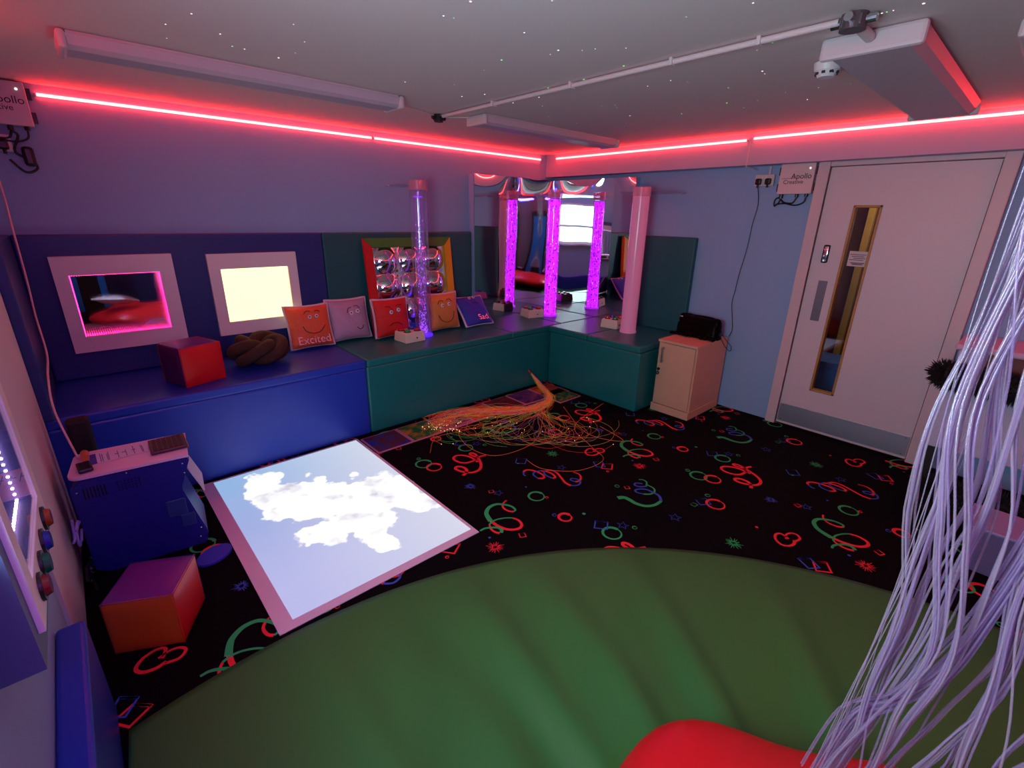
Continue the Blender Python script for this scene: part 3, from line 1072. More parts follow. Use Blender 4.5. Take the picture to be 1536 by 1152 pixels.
cushion('amber sequin cushion with a happy smiling face', lin(226, 146, 70), (-1.745, -.325, ZB + .012), .03, .16, .335,
        face=dict(eyes=((-.22, .34), (.22, .38)), brows=(((-.48, .42), (-.34, .60), (-.12, .56)), ((.08, .58), (.28, .66), (.46, .50))), mouth=((-.50, -.16), (-.34, -.46), (.05, -.60), (.40, -.44), (.54, -.05)), px=.03), word='_')
cushion('blue sequin cushion with the word Sad, leaning furthest back', lin(30, 64, 190), (-1.372, -.39, ZB + .012), .0, .72, .33,
        face=dict(eyes=((-.12, .74), (.22, .78)), brows=(((-.3, .82), (-.18, .92), (-.02, .90)),), mouth=((-.14, .28), (.02, .38), (.18, .38), (.3, .28)), er=.8), word='Sad', wcol=WC)

# ================================================================ SOFT CUBES
def soft_cube(label, loc, rz, s, cols):
    t = thing('soft_cube', label, 'soft cube', loc, rz)
    h = s / 2; e = .004
    faces = {'top': ((-h, h, -h, h, s - e, s), cols[0]), 'front': ((-h, h, -h, -h + e, 0, s), cols[1]), 'right': ((h - e, h, -h, h, 0, s), cols[2]),
             'left': ((-h, -h + e, -h, h, 0, s), cols[3]), 'back': ((-h, h, h - e, h, 0, s), cols[4])}
    bm = bmesh.new(); bx(bm, -h + e, h - e, -h + e, h - e, .001, s - e, bevel=.01)
    finish('core', bm, cols[5], t, local=True)
    for k, (d, m) in faces.items():
        bm = bmesh.new(); n = 12
        # panel slightly puffed outwards
        x0, x1, y0, y1, z0, z1 = d
        ax = 2 if k == 'top' else (1 if k in ('front', 'back') else 0)
        sg = {'top': 1, 'front': -1, 'right': 1, 'left': -1, 'back': 1}[k]
        G = []
        for j in range(n + 1):
            row = []
            for i in range(n + 1):
                u = -1 + 2 * i / n; v = -1 + 2 * j / n
                puff = .007 * (1 - u ** 4) * (1 - v ** 4) * sg
                rim = -.004 * sg * (max(abs(u), abs(v)) > .99)
                if ax == 2: P = (u * h, v * h, s + puff + rim)
                elif ax == 1: P = (u * h, sg * h + puff + rim, h + v * h * .995 + .001)
                else: P = (sg * h + puff + rim, u * h, h + v * h * .995 + .001)
                row.append(bm.verts.new(P))
            G.append(row)
        for j in range(n):
            for i in range(n):
                bm.faces.new((G[j][i], G[j][i + 1], G[j + 1][i + 1], G[j + 1][i]))
        bmesh.ops.recalc_face_normals(bm, faces=bm.faces)
        o = finish('side_panel', bm, m, t, local=True, smooth=True)
        if k in ('top', 'front', 'right'):
            o['label'] = {'top': 'top', 'front': 'front', 'right': 'right'}[k] + ' panel of the soft cube'
    return t


PUR = mat('purple_vinyl', lin(98, 24, 130), .36, bump=.1, bscale=8)
ORA = mat('orange_vinyl', lin(206, 92, 30), .38, bump=.1, bscale=8)
soft_cube('red, orange and purple soft cube standing on the carpet by the left wall', (-4.243, -1.891, .001), -.485, .240, (PUR, ORA, RED, NAVY, GREEN, RED))
soft_cube('soft cube with a red front and purple sides on the blue bench', (-3.774, -.505, ZB + .001), .33, .245, (PUR, RED, ORA, mat('deep_purple_vinyl', lin(84, 24, 84), .36), ORA, RED))
# (front of the bench cube is the dark side, its right side is the red one)

# ================================================================ FURRY KNOT
path = []
for k in range(240):
    a = k / 240 * math.tau
    rr = .088 + .040 * math.cos(5 * a)
    path.append((rr * math.cos(3 * a) * 1.2, rr * math.sin(3 * a) * 1.0, .098 + .050 * math.sin(5 * a) + .012 * math.cos(2 * a)))
kn = curve('plush_knot', [path], .036, mat('brown_plush', lin(66, 44, 34), .95, bump=1.0, bscale=160, vary=.3, vscale=20), res=5, cyclic=True, local=True)
kn.scale = (1.12, 1.12, 1.1); kn.location = (-3.355, -.40, ZB + .002); kn.rotation_euler.z = .4
tag(kn, 'brown furry knotted tube cushion on the blue bench', 'cushion')

# ================================================================ FLOOR MAT with projected cloud picture, made to glow by itself
sc = thing('projection_mat', 'white floor mat with a projected cloud and blue sky made to glow', 'projection mat', (-3.40, -1.48, 0), 0)
PX0, PX1, PY0, PY1 = -3.905, -2.880, -2.265, -.780
bm = bmesh.new(); bx(bm, PX0, PX1, PY0, PY1, .0025, .0075, bevel=.001)
finish('mat_border', bm, mat('pink_white_mat', lin(226, 196, 216), .5), sc)


def cloud_mat():
    m = bpy.data.materials.new('projected_cloud_glow')
    m.use_nodes = True
    nt = m.node_tree; b = nt.nodes['Principled BSDF']
    N = nt.nodes.new; L = nt.links.new
    tc = N('ShaderNodeTexCoord'); sp = N('ShaderNodeSeparateXYZ'); L(tc.outputs['Generated'], sp.inputs[0])
    # warped coordinates
    nz = N('ShaderNodeTexNoise'); nz.inputs['Scale'].default_value = 5.5; nz.inputs['Detail'].default_value = 9; nz.inputs['Roughness'].default_value = .58
    mpa = N('ShaderNodeMapping'); mpa.inputs['Scale'].default_value = (1, 1.45, 1)
    L(tc.outputs['Generated'], mpa.inputs[0]); L(mpa.outputs[0], nz.inputs['Vector'])
    vor = N('ShaderNodeTexVoronoi'); vor.feature = 'SMOOTH_F1'; vor.inputs['Scale'].default_value = 9; vor.inputs['Detail'].default_value = 2
    L(mpa.outputs[0], vor.inputs['Vector'])

    def blob(cx, cy, rx, ry, rot):
        mp = N('ShaderNodeMapping'); mp.vector_type = 'TEXTURE'
        mp.inputs['Location'].default_value = (cx, cy, 0); mp.inputs['Rotation'].default_value = (0, 0, rot); mp.inputs['Scale'].default_value = (rx, ry, 1)
        c2 = N('ShaderNodeCombineXYZ'); L(sp.outputs[0], c2.inputs[0]); L(sp.outputs[1], c2.inputs[1]); L(c2.outputs[0], mp.inputs[0])
        ln = N('ShaderNodeVectorMath'); ln.operation = 'LENGTH'; L(mp.outputs[0], ln.inputs[0])
        iv = N('ShaderNodeMath'); iv.operation = 'SUBTRACT'; iv.inputs[0].default_value = 1; L(ln.outputs['Value'], iv.inputs[1])
        return iv
    last = None
    for q in BLOBS:
        bl = blob(*q)
        if last is None: last = bl
        else:
            mm = N('ShaderNodeMath'); mm.operation = 'SMOOTH_MAX'; mm.inputs[2].default_value = .15; L(last.outputs[0], mm.inputs[0]); L(bl.outputs[0], mm.inputs[1]); last = mm
    ns = N('ShaderNodeMath'); ns.operation = 'MULTIPLY_ADD'; ns.inputs[1].default_value = 1.0; ns.inputs[2].default_value = -.36
    L(nz.outputs['Fac'], ns.inputs[0])
    vs_ = N('ShaderNodeMath'); vs_.operation = 'MULTIPLY_ADD'; vs_.inputs[1].default_value = -.7; vs_.inputs[2].default_value = .22
    L(vor.outputs['Distance'], vs_.inputs[0])
    a1 = N('ShaderNodeMath'); a1.operation = 'ADD'; L(last.outputs[0], a1.inputs[0]); L(ns.outputs[0], a1.inputs[1])
    a2 = N('ShaderNodeMath'); a2.operation = 'ADD'; L(a1.outputs[0], a2.inputs[0]); L(vs_.outputs[0], a2.inputs[1])
    mr = N('ShaderNodeMapRange'); mr.interpolation_type = 'SMOOTHSTEP'; mr.inputs['From Min'].default_value = -.02; mr.inputs['From Max'].default_value = .13
    L(a2.outputs[0], mr.inputs['Value'])
    sky = N('ShaderNodeValToRGB')
    sky.color_ramp.elements[0].color = lin(186, 192, 240); sky.color_ramp.elements[1].color = lin(150, 188, 232)
    sky.color_ramp.elements[0].position = .15; sky.color_ramp.elements[1].position = .95
    e3 = sky.color_ramp.elements.new(.55); e3.color = lin(164, 182, 232)
    L(sp.outputs[1], sky.inputs[0])
    # paler to the right
    pl = N('ShaderNodeMixRGB'); pl.inputs[2].default_value = lin(222, 228, 242)
    pf = N('ShaderNodeMapRange'); pf.inputs['From Min'].default_value = .1; pf.inputs['From Max'].default_value = 1.05; pf.inputs['To Max'].default_value = .9
    L(sp.outputs[0], pf.inputs['Value']); L(pf.outputs[0], pl.inputs[0]); L(sky.outputs[0], pl.inputs[1])
    cl = N('ShaderNodeValToRGB')
    cl.color_ramp.elements[0].position = .26; cl.color_ramp.elements[0].color = lin(206, 206, 224)
    cl.color_ramp.elements[1].position = .46; cl.color_ramp.elements[1].color = (1.15, 1.15, 1.15, 1)
    n2 = N('ShaderNodeTexNoise'); n2.inputs['Scale'].default_value = 7; n2.inputs['Detail'].default_value = 8
    L(mpa.outputs[0], n2.inputs['Vector']); L(n2.outputs['Fac'], cl.inputs[0])
    mx = N('ShaderNodeMixRGB'); L(mr.outputs[0], mx.inputs[0]); L(pl.outputs[0], mx.inputs[1]); L(cl.outputs[0], mx.inputs[2])
    b.inputs['Base Color'].default_value = (.04, .04, .04, 1)
    b.inputs['Roughness'].default_value = .5
    L(mx.outputs[0], b.inputs['Emission Color']); b.inputs['Emission Strength'].default_value = .92  # projector light put into the picture's own emission
    return m


IX0, IX1, IY0, IY1 = -3.838, -2.900, -2.218, -.800


def gen(u, v):
    q = at(u, v, 2, .008)
    return ((q.x - IX0) / (IX1 - IX0), (q.y - IY0) / (IY1 - IY0))


def blobpx(u, v, ru, rv):
    a = gen(u, v); return (a[0], a[1], ru, rv, 0)


BLOBS = [blobpx(425, 745, .26, .20), blobpx(480, 750, .26, .22), blobpx(535, 745, .26, .24), blobpx(495, 795, .20, .13), blobpx(560, 785, .20, .15),
         blobpx(590, 735, .20, .18), blobpx(625, 750, .13, .12), blobpx(575, 812, .10, .09), blobpx(400, 728, .16, .14)]
bm = bmesh.new()
bx(bm, IX0, IX1, IY0, IY1, .0076, .0088)
finish('projected_picture', bm, cloud_mat(), sc)

# ================================================================ SENSORY FLOOR TILES
def gel_mat(name, c1, c2, scale=6.0, thr=.5):
    m = bpy.data.materials.new(name)
    m.use_nodes = True
    nt = m.node_tree; b = nt.nodes['Principled BSDF']; N = nt.nodes.new; L = nt.links.new
    tc = N('ShaderNodeTexCoord'); nz = N('ShaderNodeTexNoise'); nz.inputs['Scale'].default_value = scale; nz.inputs['Distortion'].default_value = 1.2; nz.inputs['Detail'].default_value = 3
    cr = N('ShaderNodeValToRGB'); cr.color_ramp.elements[0].position = thr - .06; cr.color_ramp.elements[1].position = thr + .10
    cr.color_ramp.elements[0].color = c1; cr.color_ramp.elements[1].color = c2
    L(tc.outputs['Object'], nz.inputs['Vector']); L(nz.outputs['Fac'], cr.inputs[0]); L(cr.outputs[0], b.inputs['Base Color'])
    b.inputs['Roughness'].default_value = .22
    return m


TB = mat('tile_rim', lin(196, 120, 150), .35)
tiles = [
    ('dark red and blue', lin(96, 18, 40), lin(36, 40, 150)), ('green and orange', lin(30, 110, 40), lin(200, 120, 40)),
    ('purple', lin(120, 50, 120), lin(170, 90, 150)), ('orange-red', lin(200, 50, 20), lin(230, 90, 30)),
    ('dark red', lin(120, 20, 30), lin(70, 14, 40)), ('violet', lin(110, 44, 130), lin(60, 20, 90)), ('red', lin(190, 44, 24), lin(220, 90, 40))]
first = None
TW = .292
for k, (nm, a, b_) in enumerate(tiles + [('green with an orange fleck, set beside the short bench,', lin(28, 100, 36), lin(140, 110, 50))]):
    if k < 7:
        loc = (-2.870 + TW * (k + .5), -.955 + .0, .0015)
    else:
        loc = (-.99, -1.125, .0015)
    if first is None:
        t = thing('liquid_floor_tile', '', 'floor tile', loc, 0, 'liquid floor tiles along the teal bench')
        bm = bmesh.new(); bx(bm, -TW / 2 + .002, TW / 2 - .002, -TW / 2 + .002, TW / 2 - .002, 0, .008, bevel=.002)
        finish('rim', bm, TB, t, local=True)
        bm = bmesh.new(); bx(bm, -TW / 2 + .013, TW / 2 - .013, -TW / 2 + .013, TW / 2 - .013, .007, .0098, bevel=.001)
        finish('gel_window', bm, gel_mat('gel_0', a, b_), t, local=True)
        first = t
    else:
        t = dup(first, loc)
        g = [c for c in t.children if c.name.startswith('gel')][0]
        g.data = g.data.copy()
        g.data.materials[0] = gel_mat('gel_%d' % k, a, b_, 5 + k * .7, .52)
    t['label'] = nm + ' liquid gel floor tile ' + ('next to the projected cloud mat' if k == 0 else 'in the row along the teal bench' if k < 7 else '')
t['label'] = 'green liquid gel floor tile with an orange fleck, set beside the short teal bench'

# ================================================================ FIBRE OPTIC BUNDLE ON THE FLOOR
fb = thing('fibre_optic_bundle', 'tangled bundle of orange and yellow optic fibres spilling from the bench corner onto carpet', 'fibre optic bundle', (-.93, -.95, .01))
FO = [('orange_fibres', (.95, .16, .03), 34), ('yellow_fibres', (.62, .46, .07), 44), ('red_fibres', (.85, .03, .04), 30), ('green_fibres', (.10, .45, .08), 10), ('violet_fibres', (.42, .06, .40), 14)]
s0 = at(796, 559, 1, -.79)
ends = []
rnd = random.Random(11)


def fpt(u, v, z=.012, j=.0):
    q = at(u, v, 2, z)
    return Vector((q.x + rnd.gauss(0, j), q.y + rnd.gauss(0, j), z + abs(rnd.gauss(0, .006))))


for nm, c, cnt in FO:
    paths = []
    for k in range(cnt):
        P = [s0 + Vector((rnd.gauss(0, .004), rnd.gauss(0, .004), rnd.gauss(0, .004)))]
        q1 = at(810, 577, 1, -.86); P.append(q1 + Vector((rnd.gauss(0, .012), rnd.gauss(0, .010), rnd.gauss(0, .010))))
        P.append(fpt(824, 598, .035, .022))
        r = rnd.random()
        if nm in ('green_fibres',):
            r = .7
        if r < .56:        # long sweep along the tiles to the left
            P.append(fpt(800, 612, .03, .035))
            P.append(fpt(760 + rnd.uniform(-12, 12), 616, .03, .075))
            P.append(fpt(705 + rnd.uniform(-20, 20), 618, .025, .065))
            P.append(fpt(665 + rnd.uniform(-20, 18), 628 + rnd.uniform(-5, 5), .02, .050))
            P.append(fpt(640 + rnd.uniform(-6, 50), 640 + rnd.uniform(-8, 8), .012, .02))
        else:              # loops over the carpet
            P.append(fpt(808, 616, .03, .035))
            right = r > .80
            cc_ = fpt(rnd.uniform(800, 880), rnd.uniform(636, 655), .012) if right else fpt(rnd.uniform(690, 800), rnd.uniform(630, 652), .012)
            rr = rnd.uniform(.10, .26); e = rnd.uniform(.7, 1.0); sg = 1 if rnd.random() < .6 else -1
            a0 = math.atan2(P[-1].y - cc_.y, P[-1].x - cc_.x) + sg * rnd.uniform(.3, .9)
            sw = rnd.uniform(2.4, 5.2)
            m_ = int(sw / .5) + 2
            for q_ in range(m_):
                a = a0 + sg * sw * q_ / (m_ - 1)
                g_ = rr * (1 + .25 * q_ / m_)
                P.append(Vector((cc_.x + math.cos(a) * g_, cc_.y + math.sin(a) * g_ * e, rnd.uniform(.006, .018))))
        Q = smooth_path(P, 7)
        for q in Q:
            q.z = max(q.z, .006)
            q.y = min(q.y, -.785)
        paths.append(Q)
        ends.append(Q[-1])
    mt = mat(nm, c, .35, emit=c, es=.14)
    o = curve(nm, paths, .0008, mt, fb)
    o['kind'] = 'stuff'
# few long single loops
long_ = [[(905, 606), (862, 640), (885, 668), (905, 690), (868, 706), (815, 704), (790, 690)], [(830, 600), (815, 625), (810, 650), (790, 672), (740, 684), (700, 668), (690, 645), (735, 635)],
         [(820, 612), (700, 645), (655, 656), (645, 680)], [(845, 610), (880, 650), (935, 662), (900, 640)]]
curve('long_loops', [smooth_path([fpt(u, v, .011) for u, v in pp], 8) for pp in long_], .0012, mat('orange_fibres'), fb)['kind'] = 'stuff'
bm = bmesh.new()
for e_ in ends[::2]:
    sph(bm, e_, .0026, 5)
finish('glowing_tips', bm, mat('tip_glow', (1, .8, .5), emit=(1, .62, .28), es=2.2), fb)['kind'] = 'stuff'
bm = bmesh.new(); cyl(bm, s0 + Vector((-.004, .03, .02)), s0 + Vector((.004, -.008, -.008)), .013, n=14)
finish('sleeve', bm, mat('sleeve_red', lin(150, 60, 30), .4), fb)

# ================================================================ CABINET
WOOD = mat('pale_beech', lin(214, 170, 140), .5, vary=.06, vscale=14)
CX0, CX1, CY0, CY1, CH = -.598, -.048, -2.225, -1.874, .651
cab = thing('bedside_cabinet', 'pale beech cabinet with one door and a silver handle beside the teal bench', 'cabinet', ((CX0 + CX1) / 2, (CY0 + CY1) / 2, 0))
bm = bmesh.new()
bx(bm, CX0 + .022, CX1, CY0, CY1, .07, CH - .020)
finish('body', bm, WOOD, cab)
box('top_panel', (CX0, CX1, CY0 - .002, CY1 + .002, CH - .020, CH), WOOD, cab, bevel=.002)
box('plinth', (CX0 + .0, CX1 - .002, CY0 - .004, CY1 + .004, .002, .070), WOOD, cab, bevel=.002)
dr = box('door', (CX0 + .004, CX0 + .021, CY0 + .014, CY1 - .014, .076, CH - .026), WOOD, cab, bevel=.002)
bm = bmesh.new()
hy = CY1 - .055
bx(bm, CX0 - .022, CX0 - .012, hy - .008, hy + .008, .455, .595, bevel=.004)
bx(bm, CX0 - .016, CX0 + .006, hy - .006, hy + .006, .460, .472); bx(bm, CX0 - .016, CX0 + .006, hy - .006, hy + .006, .578, .590)
finish('handle', bm, STEEL, dr)
bm = bmesh.new(); cyl(bm, (CX0 - .006, CY1 - .03, .39), (CX0 + .006, CY1 - .03, .39), .013, n=16); bx(bm, CX0 - .012, CX0 - .006, CY1 - .036, CY1 - .024, .345, .375, bevel=.004); sph(bm, (CX0 - .01, CY1 - .03, .355), .015, 8)
finish('lock', bm, BLACK, dr)

# black glossy bag on the cabinet
bag = thing('black_bag', 'crumpled glossy black bag lying on top of the beech cabinet', 'bag', (-.22, -2.03, CH))
bm = bmesh.new()
n = 30; G = []
rb = random.Random(5)
for j in range(14):
    row = []
    for i in range(n):
        a = i / n * math.tau
        v = j / 13
        prof = (1.0, 1.03, 1.0, .97, .93, .9, .86, .84, .82, .8, .78, .76, .74, .70)[j]
        hx, hy_ = .085 * (1 - .55 * v), .195 * (1 - .06 * v)
        cx_ = math.copysign(abs(math.cos(a)) ** .5, math.cos(a)); sy_ = math.copysign(abs(math.sin(a)) ** .5, math.sin(a))
        row.append(bm.verts.new((.0 + cx_ * hx * (1 if j else .9) + rb.uniform(-.006, .006), sy_ * hy_ + rb.uniform(-.006, .006), v * .165 + rb.uniform(-.004, .004) * (j > 0) + .015 * math.sin(a * 1.0 + 1) * v)))
    G.append(row)
for j in range(13):
    for i in range(n):
        bm.faces.new((G[j][i], G[j][(i + 1) % n], G[j + 1][(i + 1) % n], G[j + 1][i]))
bm.faces.new(G[0][::-1]); bm.faces.new(G[-1])
BAGM = mat('black_gloss', (.0015, .0015, .0015), .3, bump=.3, bscale=30)
BAGM.node_tree.nodes['Principled BSDF'].inputs['Specular IOR Level'].default_value = .06
finish('bag_body', bm, BAGM, bag, local=True, smooth=True)
bm = bmesh.new()
for k in range(12):
    x = -.10 + rb.uniform(-.02, .02); y = -.19 + k * .034
    sph(bm, (x, y, .0175), .022, 8, (1.4, 1, .7))
finish('folded_edge', bm, BAGM, bag, local=True, smooth=True)
curve('strap', [[(.02, -.20, .05), (.03, -.245, -.0), (.05, -.285, -.05), (.06, -.275, -.09), (.05, -.235, -.06), (.03, -.20, .0)]], .003, BLACK, bag, local=True, smoothn=6)
bm = bmesh.new(); sph(bm, (-.055, .150, .160), .010, 8, (1, 2, .8)); finish('silver_clip', bm, CHROME, bag, local=True, smooth=True)

# ================================================================ SOCKETS AND CONTROLLER BOXES
def socket(label, loc, rz):
    """local: faces -y, x to the right"""
    t = thing('wall_socket', label, 'wall socket', loc, rz)
    box_ = bmesh.new(); bx(box_, -.072, .072, -.032, 0, -.042, .042, bevel=.005); finish('back_box', box_, PVCW, t, local=True)
    for s in (-1, 1):
        bm = bmesh.new(); bx(bm, s * .036 - .022, s * .036 + .022, -.062, -.033, -.034, .012, bevel=.010, seg=3)
        cyl(bm, (s * .036, -.05, -.03), (s * .036, -.052, -.055), .008, n=8)
        finish('plug', bm, BLACK, t, local=True)
    bm = bmesh.new()
    for s in (-1, 1):
        bx(bm, s * .012 - .006, s * .012 + .006, -.036, -.031, .012, .028)
    finish('switch', bm, WHITE, t, local=True)
    bm = bmesh.new(); bx(bm, .02, .034, -.018, 0, .042, .10); finish('cable_trunk', bm, PVCW, t, local=True)
    return t


def controller(label, loc, rz):
    t = thing('controller_box', label, 'controller box', loc, rz)
    bm = bmesh.new(); bx(bm, -.118, .118, -.055, -.008, -.105, .105, bevel=.004); finish('case', bm, mat('controller_white', lin(224, 196, 200), .4), t, local=True)
    bm = bmesh.new(); bx(bm, -.138, .138, -.018, 0, .03, .085); bx(bm, -.138, .138, -.018, 0, -.085, -.03); finish('mounting_bracket', bm, BLACK, t, local=True)
    text('logo_lettering', 'Apollo', .052, mat('logo_ink', lin(60, 20, 40), .5), Matrix.Translation((.035, -.0562, .016)) @ Matrix.Rotation(math.pi / 2, 4, 'X'), t)
    text('logo_lettering', 'Creative', .040, MATS['logo_ink'], Matrix.Translation((-.015, -.0562, -.022)) @ Matrix.Rotation(math.pi / 2, 4, 'X'), t)
    curve('logo_rule', [[(-.10, -.0562, .004), (-.01, -.0562, .004)]], .0012, MATS['logo_ink'], t, local=True)
    bm = bmesh.new(); sph(bm, (.085, -.0555, .07), .006, 8); finish('indicator_light', bm, mat('indicator', (1, 1, .9), emit=(1, .95, .8), es=1.5), t, local=True)
    bm = bmesh.new()
    cyl(bm, (-.09, -.03, -.105), (-.09, -.03, -.135), .014, n=12); cyl(bm, (.02, -.03, -.105), (.02, -.03, -.130), .012, n=12); cyl(bm, (.085, -.03, -.105), (.085, -.03, -.125), .012, n=12)
    finish('cable_gland', bm, BLACK, t, local=True)
    curve('lead', [[(-.09, -.03, -.13), (-.10, -.03, -.165), (-.13, -.02, -.19), (-.135, -.02, -.15), (-.11, -.02, -.13), (-.06, -.03, -.165), (.0, -.03, -.168), (.02, -.03, -.13)],
                   [(.085, -.03, -.125), (.075, -.03, -.165), (.02, -.03, -.185), (-.06, -.03, -.172), (-.12, -.03, -.18)]], .0055, BLACK, t, local=True, smoothn=6)
    return t


socket('pale double socket with two black plugs left of the white controller by the door', (-.002, -2.285, 1.925), -math.pi / 2)
controller('white controller box on the wall beside the door frame', (-.002, -2.522, 1.925), -math.pi / 2)
socket('pale double socket with black plugs at the left end of the back wall', (-4.385, -.002, 1.94), 0)
controller('white controller box at the left end of the back wall under the ceiling', (-4.32, -.002, 2.135), 0)
tag(curve('plug_cable', [[(-4.30, -.05, 2.0), (-4.28, -.04, 1.98), (-4.31, -.03, 1.90), (-4.25, -.03, 1.86), (-4.24, -.03, 1.82), (-4.29, -.03, 1.80), (-4.34, -.03, 1.86)]], .006, BLACK, smoothn=6), 'black looped cable hanging below the left controller box', 'cable')
# transformer plug
t = tag(box('power_adaptor', (-4.285, -4.235, -.05, -.004, 1.83, 1.93), BLACK, bevel=.015), 'black power adaptor on the wall beside the left socket', 'power adaptor')
# long thin black cable down to the cabinet
tag(curve('hanging_cable', [[(-.06, -2.255, 1.88), (-.012, -2.262, 1.75), (-.010, -2.245, 1.6), (-.010, -2.235, 1.4), (-.012, -2.21, 1.2), (-.014, -2.20, 1.05), (-.012, -2.19, .95), (-.012, -2.21, .84), (-.02, -2.235, .72), (-.06, -2.235, .665)]], .003, BLACK, smoothn=6), 'thin black cable hanging from the socket down to the cabinet', 'cable')
tag(curve('strip_feed_cable', [[(-.146, -2.175, 2.20), (-.146, -2.175, 2.03), (-.13, -2.18, 2.02), (-.02, -2.22, 2.0)]], .0035, PVCW, smoothn=5), 'thin white feed cable crossing the beam at the gap in the red LED strip', 'cable')
# white cable on the left, from the ceiling to the console
pts = [(0, 275, -.25), (18, 340, -.35), (40, 420, -.45), (53, 473, -.55), (70, 530, -.70), (72, 567, -.85), (82, 617, -1.0), (117, 687, -1.16)]
cw = [at(u, v, 1, y) for u, v, y in pts]
for q in cw:
    q.x = max(q.x, XL + .07)
cw.insert(0, Vector((cw[0].x - .01, -.22, 2.24)))
tag(curve('white_cable', [cw], .0048, mat('cable_white', lin(220, 180, 186), .5), smoothn=8), 'white cable hanging down the left corner to the blue console', 'cable')

# ================================================================ PROJECTOR CONSOLE
con = thing('projector_console', 'dark blue floor projector console with a pale top, by the left wall', 'projector console', (-4.19, -1.245, 0), -.12)
cw_, cd_, ch_ = .440, .290, .50
CBL = mat('console_blue', lin(24, 26, 130), .4, bump=.05, bscale=40)
bm = bmesh.new()
# side profile in x-z (notch for the lens on the right), extruded in y
prof = [(-.22, .03), (-.17, .002), (.215, .002), (.232, .06), (.165, .34), (.222, .485), (.20, .497), (-.18, .497), (-.222, .455)]
A = [bm.verts.new((x, -cd_ / 2, z)) for x, z in prof]; B = [bm.verts.new((x, cd_ / 2, z)) for x, z in prof]
bm.faces.new(A); bm.faces.new(B[::-1])
for i in range(len(prof)):
    bm.faces.new((A[i], B[i], B[(i + 1) % len(prof)], A[(i + 1) % len(prof)]))
bmesh.ops.recalc_face_normals(bm, faces=bm.faces)
bmesh.ops.bevel(bm, geom=list(bm.edges), offset=.006, segments=2, affect='EDGES')
finish('housing', bm, CBL, con, local=True)
bm = bmesh.new(); bx(bm, -.222, .220, -cd_ / 2, cd_ / 2, .497, .509)
ed = [e for e in bm.edges if abs((e.verts[0].co - e.verts[1].co).z) > .005 and e.verts[0].co.x < 0]
bmesh.ops.bevel(bm, geom=ed, offset=.05, segments=6, affect='EDGES', profile=.5)
finish('top_lid', bm, mat('console_top', lin(226, 190, 226), .35), con, local=True)
bm = bmesh.new(); bx(bm, .09, .17, -cd_ / 2 - .004, -cd_ / 2, .20, .29, bevel=.004); finish('access_hatch', bm, NAVY, con, local=True)
bm = bmesh.new(); bx(bm, .135, .195, -cd_ / 2 - .004, -cd_ / 2, .13, .20, bevel=.004); finish('access_hatch', bm, NAVY, con, local=True)
bm = bmesh.new()
for k in range(7):
    bx(bm, -.18 + k * .012, -.175 + k * .012, -cd_ / 2 - .001, -cd_ / 2 + .001, .40, .455)
for a in range(7):
    for b in range(4):
        cyl(bm, (-.06 + a * .013, -cd_ / 2 - .001, .41 + b * .013), (-.06 + a * .013, -cd_ / 2 + .001, .41 + b * .013), .0035, n=6)
finish('vent_slots', bm, BLACK, con, local=True)
bm = bmesh.new()
for q in ((.19, .47), (-.02, .485), (.19, .42), (.205, .10), (.195, .05), (-.2, .44)):
    sph(bm, (q[0], -cd_ / 2 - .001, q[1]), .004, 6)
finish('screw', bm, CHROME, con, local=True)['kind'] = 'stuff'
bm = bmesh.new()
vs = [bm.verts.new(q) for q in ((.205, -.10, .43), (.205, .10, .43), (.255, .10, .28), (.255, -.10, .28), (.20, -.10, .425), (.20, .10, .425), (.25, .10, .275), (.25, -.10, .275))]
for q in ((0, 1, 2, 3), (7, 6, 5, 4), (0, 4, 5, 1), (2, 6, 7, 3), (0, 3, 7, 4), (1, 5, 6, 2)):
    bm.faces.new([vs[i] for i in q])
bmesh.ops.recalc_face_normals(bm, faces=bm.faces)
finish('lens_flap', bm, mat('flap_grey', lin(200, 200, 220), .4), con, local=True)


def lay(name, dims, m, label, cat, rz, bevel=.003):
    """something lying on the console lid; dims centred, given in the console's own axes"""
    c, s = math.cos(-.12), math.sin(-.12)
    x, y = dims[0], dims[1]
    loc = (-4.19 + c * x - s * y, -1.245 + s * x + c * y, .5105)
    t = thing(name, label, cat, loc, rz)
    return t


kb = lay('keyboard', (.145, .015), None, 'small dark keyboard on the right end of the console lid', 'keyboard', -.04)
bm = bmesh.new(); bx(bm, -.075, .075, -.085, .085, 0, .016, bevel=.004); finish('case', bm, mat('keyboard_case', lin(70, 30, 44), .4), kb, local=True)
bm = bmesh.new()
for i in range(6):
    for j in range(14):
        bx(bm, -.062 + i * .0205, -.062 + i * .0205 + .017, -.075 + j * .0107, -.075 + j * .0107 + .009, .016, .019)
finish('keys', bm, mat('key_dark', lin(44, 16, 30), .5), kb, local=True)['kind'] = 'stuff'
bm = bmesh.new(); bx(bm, .0752, .0765, -.084, .084, .002, .014); finish('orange_edge', bm, mat('edge_orange', lin(220, 140, 80), .4), kb, local=True)
pp = lay('printed_sheet', (-.045, .045), None, 'white printed instruction sheet on the console lid', 'paper', .02)
bm = bmesh.new(); bx(bm, -.115, .105, -.065, .065, 0, .001); finish('sheet', bm, mat('sheet_white', lin(214, 210, 240), .6), pp, local=True)
bm = bmesh.new(); bx(bm, -.112, -.088, -.062, .062, .001, .0014); finish('blue_banner', bm, mat('banner_blue', lin(60, 60, 170), .6), pp, local=True)
bm = bmesh.new()
for k, x in enumerate((-.075, -.068, -.05, -.045, -.01, .02, .05, .08, .085)):
    bx(bm, x, x + .003, -.055, .05 - .012 * (k % 3), .001, .0013)
for x in (-.02, .005, .045):
    bx(bm, x, x + .014, -.005, .003, .001, .0014)
finish('print', bm, mat('sheet_ink', lin(80, 70, 150), .6), pp, local=True)
